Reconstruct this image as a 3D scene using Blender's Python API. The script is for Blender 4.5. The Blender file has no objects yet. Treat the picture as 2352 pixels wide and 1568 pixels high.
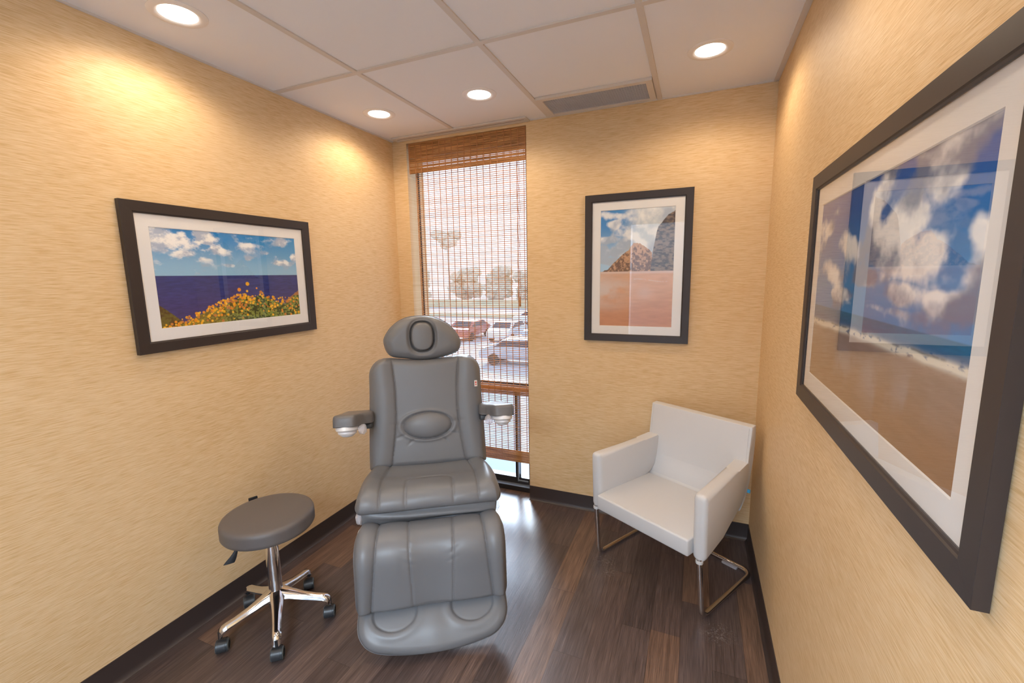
import bpy, bmesh, math, random
import numpy as np
from mathutils import Vector, Matrix

random.seed(7)
SC = bpy.context.scene
COL = SC.collection
W, H = 2.27, 2.394          # room width and ceiling height (metres)
Y0 = -3.35                  # wall behind the camera
PI = math.pi


# ------------------------------------------------------------------ materials
def newmat(name):
    m = bpy.data.materials.new(name)
    m.use_nodes = True
    nt = m.node_tree
    nt.nodes.clear()
    out = nt.nodes.new('ShaderNodeOutputMaterial')
    return m, nt, out


def N(nt, t, **kw):
    n = nt.nodes.new(t)
    for k, v in kw.items():
        setattr(n, k, v)
    return n


def principled(name, col, rough=0.5, metal=0.0, spec=0.5, bump=None, coat=0.0, var=0.0, varscale=3.0):
    m, nt, out = newmat(name)
    p = N(nt, 'ShaderNodeBsdfPrincipled')
    nt.links.new(p.outputs[0], out.inputs[0])
    p.inputs['Base Color'].default_value = (*col, 1)
    p.inputs['Roughness'].default_value = rough
    p.inputs['Metallic'].default_value = metal
    p.inputs['Specular IOR Level'].default_value = spec
    p.inputs['Coat Weight'].default_value = coat
    if bump or var:
        tc = N(nt, 'ShaderNodeTexCoord')
    if var:
        nz = N(nt, 'ShaderNodeTexNoise')
        nz.inputs['Scale'].default_value = varscale
        nz.inputs['Detail'].default_value = 4
        nt.links.new(tc.outputs['Object'], nz.inputs['Vector'])
        mx = N(nt, 'ShaderNodeMix', data_type='RGBA')
        mx.inputs['A'].default_value = (*[c * (1 - var) for c in col], 1)
        mx.inputs['B'].default_value = (*[min(1, c * (1 + var)) for c in col], 1)
        nt.links.new(nz.outputs['Fac'], mx.inputs['Factor'])
        nt.links.new(mx.outputs['Result'], p.inputs['Base Color'])
    if bump:
        nz = N(nt, 'ShaderNodeTexNoise')
        nz.inputs['Scale'].default_value = bump[0]
        nz.inputs['Detail'].default_value = 3
        nt.links.new(tc.outputs['Object'], nz.inputs['Vector'])
        b = N(nt, 'ShaderNodeBump')
        b.inputs['Strength'].default_value = bump[1]
        b.inputs['Distance'].default_value = bump[2]
        nt.links.new(nz.outputs['Fac'], b.inputs['Height'])
        nt.links.new(b.outputs[0], p.inputs['Normal'])
    return m


def wallpaper(name, axis):
    """grasscloth: fine horizontal threads; axis = the horizontal direction that runs along the wall"""
    m, nt, out = newmat(name)
    p = N(nt, 'ShaderNodeBsdfPrincipled')
    nt.links.new(p.outputs[0], out.inputs[0])
    p.inputs['Roughness'].default_value = 0.55
    p.inputs['Specular IOR Level'].default_value = 0.35
    tc = N(nt, 'ShaderNodeTexCoord')

    def noise(along, z, detail, rough=0.6, seed=0.0):
        mp = N(nt, 'ShaderNodeMapping')
        s = [along, along, z]
        if axis == 'x':
            s[1] = 0.01
        else:
            s[0] = 0.01
        mp.inputs['Scale'].default_value = s
        mp.inputs['Location'].default_value = (seed, seed * 2, seed * 3)
        nt.links.new(tc.outputs['Object'], mp.inputs['Vector'])
        nz = N(nt, 'ShaderNodeTexNoise')
        nz.inputs['Scale'].default_value = 1
        nz.inputs['Detail'].default_value = detail
        nz.inputs['Roughness'].default_value = rough
        nt.links.new(mp.outputs[0], nz.inputs['Vector'])
        return nz
    fine = noise(30, 640, 2, 0.6, 1.3)
    mid = noise(15, 300, 3, 0.6, 4.1)
    broad = noise(2.0, 3.0, 2, 0.5, 8.0)
    a = N(nt, 'ShaderNodeMath', operation='MULTIPLY_ADD')
    nt.links.new(fine.outputs['Fac'], a.inputs[0])
    a.inputs[1].default_value = 0.5
    nt.links.new(mid.outputs['Fac'], a.inputs[2])
    b = N(nt, 'ShaderNodeMath', operation='MULTIPLY_ADD')
    nt.links.new(broad.outputs['Fac'], b.inputs[0])
    b.inputs[1].default_value = 0.22
    nt.links.new(a.outputs[0], b.inputs[2])
    cr = N(nt, 'ShaderNodeValToRGB')
    e = cr.color_ramp.elements
    e[0].position = 0.60
    e[0].color = (0.590, 0.375, 0.170, 1)
    e[1].position = 1.10
    e[1].color = (0.760, 0.560, 0.335, 1)
    x = cr.color_ramp.elements.new(0.80)
    x.color = (0.690, 0.475, 0.248, 1)
    nt.links.new(b.outputs[0], cr.inputs[0])
    nt.links.new(cr.outputs[0], p.inputs['Base Color'])
    bp = N(nt, 'ShaderNodeBump')
    bp.inputs['Strength'].default_value = 0.2
    bp.inputs['Distance'].default_value = 0.002
    nt.links.new(a.outputs[0], bp.inputs['Height'])
    nt.links.new(bp.outputs[0], p.inputs['Normal'])
    return m


def floor_mat():
    """dark wood planks running along y, 117.5 mm wide"""
    m, nt, out = newmat('wood_plank_floor')
    p = N(nt, 'ShaderNodeBsdfPrincipled')
    nt.links.new(p.outputs[0], out.inputs[0])
    tc = N(nt, 'ShaderNodeTexCoord')
    sx = N(nt, 'ShaderNodeSeparateXYZ')
    nt.links.new(tc.outputs['Object'], sx.inputs[0])

    def M(op, a, b=None, c=None):
        n = N(nt, 'ShaderNodeMath', operation=op)
        for i, v in enumerate((a, b, c)):
            if v is None:
                continue
            if hasattr(v, 'is_linked'):
                nt.links.new(v, n.inputs[i])
            else:
                n.inputs[i].default_value = v
        return n.outputs[0]
    PW, PL = 0.1175, 0.915
    u = M('DIVIDE', M('SUBTRACT', sx.outputs[0], 1.358 - 20 * PW), PW)
    row = M('FLOOR', u)
    fu = M('FRACT', u)
    off = M('MULTIPLY', row, 0.3711)
    v = M('ADD', M('DIVIDE', M('ADD', sx.outputs[1], 0.76), PL), M('SUBTRACT', off, 20 * 0.3711))
    vi = M('FLOOR', v)
    fv = M('FRACT', v)
    cb = N(nt, 'ShaderNodeCombineXYZ')
    nt.links.new(row, cb.inputs[0])
    nt.links.new(vi, cb.inputs[1])
    wn = N(nt, 'ShaderNodeTexWhiteNoise', noise_dimensions='2D')
    nt.links.new(cb.outputs[0], wn.inputs['Vector'])
    # grain
    cv = N(nt, 'ShaderNodeCombineXYZ')
    nt.links.new(M('ADD', M('MULTIPLY', sx.outputs[0], 55), M('MULTIPLY', wn.outputs['Value'], 37)), cv.inputs[0])
    nt.links.new(M('ADD', M('MULTIPLY', sx.outputs[1], 2.6), M('MULTIPLY', wn.outputs['Value'], 91)), cv.inputs[1])
    g1 = N(nt, 'ShaderNodeTexNoise')
    g1.inputs['Scale'].default_value = 1.0
    g1.inputs['Detail'].default_value = 5
    g1.inputs['Roughness'].default_value = 0.62
    g1.inputs['Distortion'].default_value = 0.9
    nt.links.new(cv.outputs[0], g1.inputs['Vector'])
    cv2 = N(nt, 'ShaderNodeCombineXYZ')
    nt.links.new(M('ADD', M('MULTIPLY', sx.outputs[0], 420), M('MULTIPLY', wn.outputs['Value'], 17)), cv2.inputs[0])
    nt.links.new(M('MULTIPLY', sx.outputs[1], 9), cv2.inputs[1])
    g2 = N(nt, 'ShaderNodeTexNoise')
    g2.inputs['Scale'].default_value = 1.0
    g2.inputs['Detail'].default_value = 3
    nt.links.new(cv2.outputs[0], g2.inputs['Vector'])
    # two plank families: grey-brown and warm brown
    cr = N(nt, 'ShaderNodeValToRGB')
    e = cr.color_ramp.elements
    e[0].position = 0.0
    e[0].color = (0.066, 0.046, 0.042, 1)
    e[1].position = 1.0
    e[1].color = (0.140, 0.083, 0.058, 1)
    for pos, c in ((0.3, (0.092, 0.061, 0.053)), (0.62, (0.076, 0.055, 0.052)), (0.78, (0.112, 0.076, 0.066)), (0.88, (0.135, 0.080, 0.056))):
        x = e.new(pos)
        x.color = (*c, 1)
    warm = M('MULTIPLY', M('COMPARE', row, 20.0, 0.5), M('COMPARE', vi, 0.0, 0.5))
    warm2 = M('MULTIPLY', M('COMPARE', row, 24.0, 0.5), M('COMPARE', sx.outputs[1], -1.4, 0.55))
    nt.links.new(M('MAXIMUM', M('MAXIMUM', wn.outputs['Value'], warm), M('MULTIPLY', warm2, 0.93)), cr.inputs[0])
    gm = N(nt, 'ShaderNodeMapRange')
    gm.inputs['From Min'].default_value = 0.32
    gm.inputs['From Max'].default_value = 0.68
    gm.inputs['To Min'].default_value = 0.74
    gm.inputs['To Max'].default_value = 1.34
    nt.links.new(g1.outputs['Fac'], gm.inputs['Value'])
    gf = N(nt, 'ShaderNodeMapRange')
    gf.inputs['From Min'].default_value = 0.3
    gf.inputs['From Max'].default_value = 0.7
    gf.inputs['To Min'].default_value = 0.62
    gf.inputs['To Max'].default_value = 1.38
    nt.links.new(g2.outputs['Fac'], gf.inputs['Value'])
    # seams
    ed = M('MINIMUM', M('MULTIPLY', M('MINIMUM', fu, M('SUBTRACT', 1.0, fu)), PW), M('MULTIPLY', M('MINIMUM', fv, M('SUBTRACT', 1.0, fv)), PL))
    sm = N(nt, 'ShaderNodeMapRange')
    sm.inputs['From Min'].default_value = 0.0
    sm.inputs['From Max'].default_value = 0.0016
    sm.inputs['To Min'].default_value = 0.5
    nt.links.new(ed, sm.inputs['Value'])
    k = M('MULTIPLY', M('MULTIPLY', gm.outputs[0], gf.outputs[0]), sm.outputs[0])
    vm = N(nt, 'ShaderNodeVectorMath', operation='SCALE')
    nt.links.new(cr.outputs[0], vm.inputs[0])
    nt.links.new(k, vm.inputs['Scale'])
    # dusty scuffs where the armchair feet have been dragged
    tot = None
    for cx, cy_, rad in ((1.560, -0.470, 0.10), (2.090, -0.765, 0.10), (1.60, -0.55, 0.06)):
        dx = M('SUBTRACT', sx.outputs[0], cx)
        dy = M('SUBTRACT', sx.outputs[1], cy_)
        dd_ = M('SQRT', M('ADD', M('MULTIPLY', dx, dx), M('MULTIPLY', dy, dy)))
        mr = N(nt, 'ShaderNodeMapRange', interpolation_type='SMOOTHSTEP')
        mr.inputs['From Min'].default_value = rad
        mr.inputs['From Max'].default_value = 0.0
        nt.links.new(dd_, mr.inputs['Value'])
        tot = mr.outputs[0] if tot is None else M('MAXIMUM', tot, mr.outputs[0])
    sc = N(nt, 'ShaderNodeTexNoise')
    sc.inputs['Scale'].default_value = 26
    sc.inputs['Detail'].default_value = 4
    sc.inputs['Distortion'].default_value = 2.5
    nt.links.new(tc.outputs['Object'], sc.inputs['Vector'])
    rdg = N(nt, 'ShaderNodeMapRange', interpolation_type='SMOOTHSTEP')
    rdg.inputs['From Min'].default_value = 0.018
    rdg.inputs['From Max'].default_value = 0.0
    nt.links.new(M('ABSOLUTE', M('SUBTRACT', sc.outputs['Fac'], 0.5)), rdg.inputs['Value'])
    mxs = N(nt, 'ShaderNodeMix', data_type='RGBA')
    nt.links.new(M('MULTIPLY', M('MULTIPLY', tot, rdg.outputs[0]), 0.38), mxs.inputs['Factor'])
    nt.links.new(vm.outputs[0], mxs.inputs['A'])
    mxs.inputs['B'].default_value = (0.55, 0.53, 0.54, 1)
    nt.links.new(mxs.outputs['Result'], p.inputs['Base Color'])
    rr = M('MULTIPLY_ADD', g2.outputs['Fac'], 0.16, 0.27)
    nt.links.new(rr, p.inputs['Roughness'])
    p.inputs['Specular IOR Level'].default_value = 0.5
    b = N(nt, 'ShaderNodeBump')
    b.inputs['Strength'].default_value = 0.25
    b.inputs['Distance'].default_value = 0.0006
    nt.links.new(M('MULTIPLY', k, 1.0), b.inputs['Height'])
    nt.links.new(b.outputs[0], p.inputs['Normal'])
    return m


def leather(name, col, rough=0.42):
    return principled(name, col, rough, spec=0.5, bump=(900, 0.18, 0.0006), var=0.05, varscale=6)


def pane_mat(name, tint=(1, 1, 1)):
    m, nt, out = newmat(name)
    ge = N(nt, 'ShaderNodeNewGeometry')
    dt = N(nt, 'ShaderNodeVectorMath', operation='DOT_PRODUCT')
    nt.links.new(ge.outputs['Normal'], dt.inputs[0])
    nt.links.new(ge.outputs['Incoming'], dt.inputs[1])

    def M(op, a, b=None):
        n = N(nt, 'ShaderNodeMath', operation=op)
        n.use_clamp = True
        for i, v in enumerate((a, b)):
            if v is None:
                continue
            if hasattr(v, 'is_linked'):
                nt.links.new(v, n.inputs[i])
            else:
                n.inputs[i].default_value = v
        return n.outputs[0]
    ab = N(nt, 'ShaderNodeMath', operation='ABSOLUTE')
    nt.links.new(dt.outputs['Value'], ab.inputs[0])
    # Schlick reflectance of an air-glass face, counted for both faces of the pane
    f1 = M('ADD', M('MULTIPLY', M('POWER', M('SUBTRACT', 1.0, ab.outputs[0]), 5.0), 0.96), 0.04)
    fd = N(nt, 'ShaderNodeMath', operation='DIVIDE')
    ad = N(nt, 'ShaderNodeMath', operation='ADD')
    ml = N(nt, 'ShaderNodeMath', operation='MULTIPLY')
    nt.links.new(f1, ad.inputs[0])
    ad.inputs[1].default_value = 1.0
    nt.links.new(f1, ml.inputs[0])
    ml.inputs[1].default_value = 2.0
    nt.links.new(ml.outputs[0], fd.inputs[0])
    nt.links.new(ad.outputs[0], fd.inputs[1])
    tr = N(nt, 'ShaderNodeBsdfTransparent')
    tr.inputs['Color'].default_value = (*tint, 1)
    gl = N(nt, 'ShaderNodeBsdfGlossy')
    gl.inputs['Roughness'].default_value = 0.0
    mx = N(nt, 'ShaderNodeMixShader')
    nt.links.new(fd.outputs[0], mx.inputs[0])
    nt.links.new(tr.outputs[0], mx.inputs[1])
    nt.links.new(gl.outputs[0], mx.inputs[2])
    nt.links.new(mx.outputs[0], out.inputs[0])
    return m


def print_mat():
    m, nt, out = newmat('printed_photo_paper')
    p = N(nt, 'ShaderNodeBsdfPrincipled')
    a = N(nt, 'ShaderNodeAttribute', attribute_name='ink')
    nt.links.new(a.outputs['Color'], p.inputs['Base Color'])
    p.inputs['Roughness'].default_value = 0.6
    p.inputs['Specular IOR Level'].default_value = 0.2
    nt.links.new(p.outputs[0], out.inputs[0])
    return m


def emit_mat(name, col, strength):
    m, nt, out = newmat(name)
    e = N(nt, 'ShaderNodeEmission')
    e.inputs['Color'].default_value = (*col, 1)
    e.inputs['Strength'].default_value = strength
    nt.links.new(e.outputs[0], out.inputs[0])
    return m


def bamboo_mat(name, base=(0.42, 0.17, 0.045), trans=0.35):
    m, nt, out = newmat(name)
    tc = N(nt, 'ShaderNodeTexCoord')
    mp = N(nt, 'ShaderNodeMapping')
    mp.inputs['Scale'].default_value = (5, 5, 170)
    nt.links.new(tc.outputs['Object'], mp.inputs['Vector'])
    nz = N(nt, 'ShaderNodeTexNoise')
    nz.inputs['Scale'].default_value = 1
    nz.inputs['Detail'].default_value = 3
    nt.links.new(mp.outputs[0], nz.inputs['Vector'])
    cr = N(nt, 'ShaderNodeValToRGB')
    e = cr.color_ramp.elements
    e[0].position = 0.3
    e[0].color = (base[0] * 0.55, base[1] * 0.5, base[2] * 0.5, 1)
    e[1].position = 0.7
    e[1].color = (min(1, base[0] * 1.45), base[1] * 1.6, base[2] * 1.9, 1)
    nt.links.new(nz.outputs['Fac'], cr.inputs[0])
    d = N(nt, 'ShaderNodeBsdfPrincipled')
    d.inputs['Roughness'].default_value = 0.45
    nt.links.new(cr.outputs[0], d.inputs['Base Color'])
    t = N(nt, 'ShaderNodeBsdfTranslucent')
    nt.links.new(cr.outputs[0], t.inputs['Color'])
    mx = N(nt, 'ShaderNodeMixShader')
    mx.inputs[0].default_value = trans
    nt.links.new(d.outputs[0], mx.inputs[1])
    nt.links.new(t.outputs[0], mx.inputs[2])
    nt.links.new(mx.outputs[0], out.inputs[0])
    return m


MAT = dict(
    wall_x=wallpaper('grasscloth_wallpaper_a', 'x'),
    wall_y=wallpaper('grasscloth_wallpaper_b', 'y'),
    floor=floor_mat(),
    ceiling=principled('ceiling_tile_white', (0.80, 0.79, 0.80), 0.85, bump=(350, 0.12, 0.001)),
    grid=principled('ceiling_grid_cream', (0.64, 0.58, 0.52), 0.55),
    base=principled('cove_base_brown', (0.042, 0.030, 0.028), 0.42),
    frame=principled('frame_dark_brown', (0.030, 0.021, 0.019), 0.42, bump=(60, 0.05, 0.001)),
    mat=principled('mat_board_white', (0.82, 0.81, 0.80), 0.8),
    pane=pane_mat('picture_glass'),
    window_glass=pane_mat('window_glass', (0.93, 0.96, 0.97)),
    tinted_glass=pane_mat('tinted_glass', (0.70, 0.74, 0.79)),
    paper=print_mat(),
    gray=leather('gray_vinyl', (0.156, 0.158, 0.168), 0.40),
    gray_dark=leather('gray_vinyl_dark', (0.135, 0.130, 0.132)),
    stool=leather('taupe_vinyl', (0.118, 0.105, 0.101), 0.44),
    thread=principled('gray_thread', (0.15, 0.15, 0.155), 0.7),
    white_leather=principled('white_leather', (0.60, 0.595, 0.60), 0.5, bump=(700, 0.08, 0.0004)),
    white_thread=principled('white_thread', (0.62, 0.61, 0.61), 0.7),
    white_plastic=principled('white_plastic', (0.80, 0.79, 0.80), 0.28),
    ring=principled('downlight_trim_white', (0.80, 0.76, 0.73), 0.4),
    chrome=principled('chrome', (0.80, 0.79, 0.80), 0.10, metal=1.0),
    steel=principled('brushed_steel_tube', (0.74, 0.72, 0.72), 0.14, metal=1.0),
    black=principled('black_plastic', (0.020, 0.022, 0.026), 0.38),
    wheel=principled('dark_gray_wheel', (0.030, 0.036, 0.042), 0.35),
    wheel_rim=principled('gray_wheel_rim', (0.20, 0.23, 0.24), 0.4),
    bronze=principled('bronze_aluminium', (0.030, 0.028, 0.032), 0.35, metal=0.3),
    alu=principled('window_seal_gray', (0.36, 0.42, 0.50), 0.4, metal=0.4),
    bamboo=bamboo_mat('bamboo_reed', (0.62, 0.31, 0.125), 0.5),
    bamboo_dense=bamboo_mat('bamboo_slat', (0.56, 0.26, 0.08), 0.25),
    cord=principled('brown_cord', (0.52, 0.23, 0.09), 0.8),
    tassel=principled('wood_tassel', (0.45, 0.20, 0.06), 0.4),
    lamp=emit_mat('lit_lamp_lens', (1.0, 0.93, 0.84), 14.0),
    grille=principled('vent_mesh_gray', (0.50, 0.51, 0.56), 0.5, metal=0.3),
    grille_dark=principled('vent_dark', (0.03, 0.03, 0.035), 0.8),
    tag_white=principled('tag_white', (0.85, 0.85, 0.86), 0.6),
    tag_red=principled('tag_red', (0.75, 0.12, 0.10), 0.6),
    tag_blue=principled('tag_blue', (0.05, 0.35, 0.62), 0.6),
    door_white=principled('painted_white', (0.80, 0.80, 0.80), 0.5),
    hall_wall=principled('hall_white', (0.74, 0.77, 0.82), 0.7),
    hall_taupe=principled('added_hall_dark', (0.16, 0.15, 0.145), 0.7),  # dark so the added hall reflects only weakly in the picture glass
    hall_floor=principled('added_hall_floor', (0.62, 0.64, 0.68), 0.5),  # pale so the added hall bounces cool light into the room
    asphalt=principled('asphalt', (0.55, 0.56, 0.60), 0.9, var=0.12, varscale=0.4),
    line_paint=principled('parking_line_paint', (0.85, 0.85, 0.85), 0.7),
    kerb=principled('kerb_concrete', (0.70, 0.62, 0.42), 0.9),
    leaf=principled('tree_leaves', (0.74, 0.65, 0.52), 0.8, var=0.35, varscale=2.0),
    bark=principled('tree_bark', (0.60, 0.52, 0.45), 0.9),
    car_white=principled('car_paint_white', (0.85, 0.86, 0.88), 0.2, coat=0.6),
    car_silver=principled('car_paint_silver', (0.50, 0.52, 0.56), 0.25, metal=0.4, coat=0.6),
    car_red=principled('car_paint_red', (0.45, 0.12, 0.09), 0.25, coat=0.6),
    car_glass=principled('car_glass', (0.05, 0.06, 0.08), 0.05),
    tyre=principled('tyre_rubber', (0.03, 0.03, 0.03), 0.8),
)


def clear_wrap():
    m, nt, out = newmat('clear_plastic_wrap')
    tr = N(nt, 'ShaderNodeBsdfTransparent')
    d = N(nt, 'ShaderNodeBsdfPrincipled')
    d.inputs['Base Color'].default_value = (0.75, 0.72, 0.76, 1)
    d.inputs['Roughness'].default_value = 0.25
    mx = N(nt, 'ShaderNodeMixShader')
    mx.inputs[0].default_value = 0.42
    nt.links.new(tr.outputs[0], mx.inputs[1])
    nt.links.new(d.outputs[0], mx.inputs[2])
    nt.links.new(mx.outputs[0], out.inputs[0])
    return m


MAT['wrap'] = clear_wrap()


# ------------------------------------------------------------------ object helpers
def tag(o, label=None, cat=None, group=None, kind=None):
    if label:
        o['label'] = label
    if cat:
        o['category'] = cat
    if group:
        o['group'] = group
    if kind:
        o['kind'] = kind
    return o


def thing(name, label, cat, loc=(0, 0, 0), group=None):
    o = bpy.data.objects.new(name, None)
    COL.objects.link(o)
    o.location = loc
    o.empty_display_size = 0.1
    return tag(o, label, cat, group)


def wloc(o):
    v = Vector((0, 0, 0))
    while o is not None:
        v = v + o.location
        o = o.parent
    return v


def link_mesh(name, me, parent=None, smooth=True, origin=None):
    """me is in world coordinates; it is re-based on the parent's location (parents are never rotated)"""
    base = wloc(parent) if parent else Vector((0, 0, 0))
    o = bpy.data.objects.new(name, me)
    if origin is not None:
        off = Vector(origin)
    else:
        off = base
    me.transform(Matrix.Translation(-off))
    o.location = off - base
    COL.objects.link(o)
    if parent:
        o.parent = parent
    if smooth:
        me.polygons.foreach_set('use_smooth', [True] * len(me.polygons))
        try:
            me.set_sharp_from_angle(angle=math.radians(38))
        except Exception:
            pass
    return o


class MB:
    """collects shapes in world coordinates into one mesh"""

    def __init__(self):
        self.bm = bmesh.new()

    def box(self, lo, hi, bevel=0.0, seg=2, mi=0, mtx=None):
        vs = [Vector((x, y, z)) for x in (lo[0], hi[0]) for y in (lo[1], hi[1]) for z in (lo[2], hi[2])]
        old = set(self.bm.verts)
        b = [self.bm.verts.new(v) for v in vs]
        fs = [(0, 1, 3, 2), (4, 6, 7, 5), (0, 4, 5, 1), (2, 3, 7, 6), (0, 2, 6, 4), (1, 5, 7, 3)]
        faces = [self.bm.faces.new([b[i] for i in f]) for f in fs]
        for f in faces:
            f.material_index = mi
        if bevel > 0:
            es = list({e for f in faces for e in f.edges})
            r = bmesh.ops.bevel(self.bm, geom=es, offset=bevel, segments=seg, affect='EDGES', profile=0.5)
            for f in r['faces']:
                f.material_index = mi
        if mtx is not None:
            for v in self.bm.verts:
                if v not in old:
                    v.co = mtx @ v.co
        return self

    def prism(self, pts, vec, bevel=0.0, seg=2, mi=0):
        """polygon of 3D points extruded by vec"""
        vec = Vector(vec)
        a = [self.bm.verts.new(Vector(p)) for p in pts]
        b = [self.bm.verts.new(Vector(p) + vec) for p in pts]
        n = len(a)
        faces = [self.bm.faces.new(a[::-1]), self.bm.faces.new(b)]
        for i in range(n):
            faces.append(self.bm.faces.new([a[i], a[(i + 1) % n], b[(i + 1) % n], b[i]]))
        for f in faces:
            f.material_index = mi
        if bevel > 0:
            es = list({e for f in faces for e in f.edges})
            r = bmesh.ops.bevel(self.bm, geom=es, offset=bevel, segments=seg, affect='EDGES', profile=0.5, clamp_overlap=True)
            for f in r['faces']:
                f.material_index = mi
        return self

    def tube(self, pts, r, n=16, cap=True, mi=0, closed=False, flat=1.0):
        pts = [Vector(p) for p in pts]
        rs = r if isinstance(r, (list, tuple)) else [r] * len(pts)
        rings = []
        up = None
        m = len(pts)
        for i, p in enumerate(pts):
            if closed:
                t = (pts[(i + 1) % m] - pts[i - 1]).normalized()
            else:
                t = (pts[min(i + 1, m - 1)] - pts[max(i - 1, 0)]).normalized()
            if up is None:
                up = Vector((0, 0, 1)) if abs(t.z) < 0.9 else Vector((1, 0, 0))
            s = t.cross(up).normalized()
            up = s.cross(t).normalized()
            rings.append([self.bm.verts.new(p + (s * math.cos(2 * PI * k / n) + up * flat * math.sin(2 * PI * k / n)) * rs[i]) for k in range(n)])
        for i in range(m if closed else m - 1):
            a, b = rings[i], rings[(i + 1) % m]
            for k in range(n):
                f = self.bm.faces.new([a[k], a[(k + 1) % n], b[(k + 1) % n], b[k]])
                f.material_index = mi
        if cap and not closed:
            self.bm.faces.new(rings[0][::-1]).material_index = mi
            self.bm.faces.new(rings[-1]).material_index = mi
        return self

    def lathe(self, prof, c, n=48, mi=0, sx=1.0, sy=1.0, ang=0.0, mtx=None):
        """prof: list of (r, z); closed onto the axis when r == 0"""
        rings = []
        for r, z in prof:
            if r <= 1e-6:
                v = Vector((c[0], c[1], c[2] + z))
                rings.append([self.bm.verts.new(mtx @ v if mtx is not None else v)])
            else:
                ring = []
                for k in range(n):
                    a = 2 * PI * k / n
                    x, y = r * sx * math.cos(a), r * sy * math.sin(a)
                    xr = x * math.cos(ang) - y * math.sin(ang)
                    yr = x * math.sin(ang) + y * math.cos(ang)
                    v = Vector((c[0] + xr, c[1] + yr, c[2] + z))
                    ring.append(self.bm.verts.new(mtx @ v if mtx is not None else v))
                rings.append(ring)
        for a, b in zip(rings[:-1], rings[1:]):
            for k in range(n):
                k2 = (k + 1) % n
                if len(a) == 1 and len(b) == 1:
                    continue
                if len(a) == 1:
                    f = self.bm.faces.new([a[0], b[k2], b[k]])
                elif len(b) == 1:
                    f = self.bm.faces.new([a[k], a[k2], b[0]])
                else:
                    f = self.bm.faces.new([a[k], a[k2], b[k2], b[k]])
                f.material_index = mi
        return self

    def quad(self, p, mi=0):
        f = self.bm.faces.new([self.bm.verts.new(Vector(q)) for q in p])
        f.material_index = mi
        return self

    def build(self, name, mats, parent=None, smooth=True, origin=None):
        bmesh.ops.recalc_face_normals(self.bm, faces=self.bm.faces)
        me = bpy.data.meshes.new(name)
        self.bm.to_mesh(me)
        self.bm.free()
        for m in (mats if isinstance(mats, (list, tuple)) else [mats]):
            me.materials.append(m)
        return link_mesh(name, me, parent, smooth, origin)


def absorb(host, o):
    """merge a surface detail (thread, printing) into the mesh of the part it belongs to"""
    n = len(host.data.materials)
    for m in o.data.materials:
        host.data.materials.append(m)
    for p in o.data.polygons:
        p.material_index += n
    bm = bmesh.new()
    bm.from_mesh(host.data)
    bm.from_mesh(o.data)
    bm.to_mesh(host.data)
    bm.free()
    bpy.data.objects.remove(o)


def fillet(pts, r, seg=8):
    """round the corners of a 3D polyline"""
    pts = [Vector(p) for p in pts]
    out = [pts[0]]
    for i in range(1, len(pts) - 1):
        a, b, c = pts[i - 1], pts[i], pts[i + 1]
        rr = r[i - 1] if isinstance(r, (list, tuple)) else r
        d1, d2 = (a - b).normalized(), (c - b).normalized()
        p, q = b + d1 * rr, b + d2 * rr
        for k in range(seg + 1):
            t = k / seg
            out.append(p * (1 - t) ** 2 + b * 2 * t * (1 - t) + q * t * t)
    out.append(pts[-1])
    return out


def catmull(pts, seg=8):
    pts = [Vector(p) for p in pts]
    P = [pts[0] * 2 - pts[1]] + pts + [pts[-1] * 2 - pts[-2]]
    out = []
    for i in range(1, len(P) - 2):
        for k in range(seg):
            t = k / seg
            a, b, c, d = P[i - 1], P[i], P[i + 1], P[i + 2]
            out.append(0.5 * ((2 * b) + (c - a) * t + (2 * a - 5 * b + 4 * c - d) * t * t + (3 * b - a - 3 * c + d) * t ** 3))
    out.append(pts[-1])
    return out


# ------------------------------------------------------------------ room shell
def structure(o):
    o['kind'] = 'structure'
    return o


WIN_X0, WIN_X1, WIN_Z = 0.112, 0.970, 2.372     # recessed opening in the back wall
structure(MB().box((-0.02, Y0 - 0.02, -0.12), (W + 0.02, 0.14, 0.0)).build('floor', MAT['floor'], smooth=False))
structure(MB().box((-0.12, Y0 - 0.1, -0.1), (0.0, 0.3, H + 0.1)).build('wall_left', MAT['wall_y'], smooth=False))
structure(MB().box((W, Y0 - 0.1, -0.1), (W + 0.12, 0.3, H + 0.1)).build('wall_right', MAT['wall_y'], smooth=False))
wb = MB()
wb.box((0.0, 0.0, -0.1), (WIN_X0, 0.19, H + 0.1))
wb.box((WIN_X1, 0.0, -0.1), (W, 0.19, H + 0.1))
wb.box((WIN_X0, 0.0, WIN_Z), (WIN_X1, 0.19, H + 0.1))
structure(wb.build('wall_back', MAT['wall_x'], smooth=False))

# ceiling: tiles with slightly proud T-bars
TX = [0.507 + 0.6096 * i for i in range(-1, 4)]
TY = [-0.905 - 1.2192 * i for i in range(-1, 3)]
structure(MB().box((-0.1, Y0 - 0.1, H + 0.004), (W + 0.1, 0.3, H + 0.12)).build('ceiling', MAT['ceiling'], smooth=False))
g = MB()
for x in TX:
    if 0.02 < x < W - 0.02:
        g.box((x - 0.012, Y0, H - 0.0015), (x + 0.012, -0.005, H + 0.006), 0.0008, 1)
for y in TY:
    if Y0 < y < -0.02:
        g.box((0, y - 0.012, H - 0.0022), (W, y + 0.012, H + 0.006), 0.0008, 1)
structure(g.build('trim_1', MAT['grid'], smooth=False))
g = MB()
g.box((W - 0.021, Y0, H - 0.003), (W, 0, H + 0.006), 0.0008, 1)
g.box((0, Y0, H - 0.003), (0.007, 0, H + 0.006), 0.0008, 1)
g.box((1.0, -0.007, H - 0.003), (W, 0, H + 0.006), 0.0008, 1)
structure(g.build('trim_2', MAT['grid'], smooth=False))

# cove base
HB = 0.0965


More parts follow.
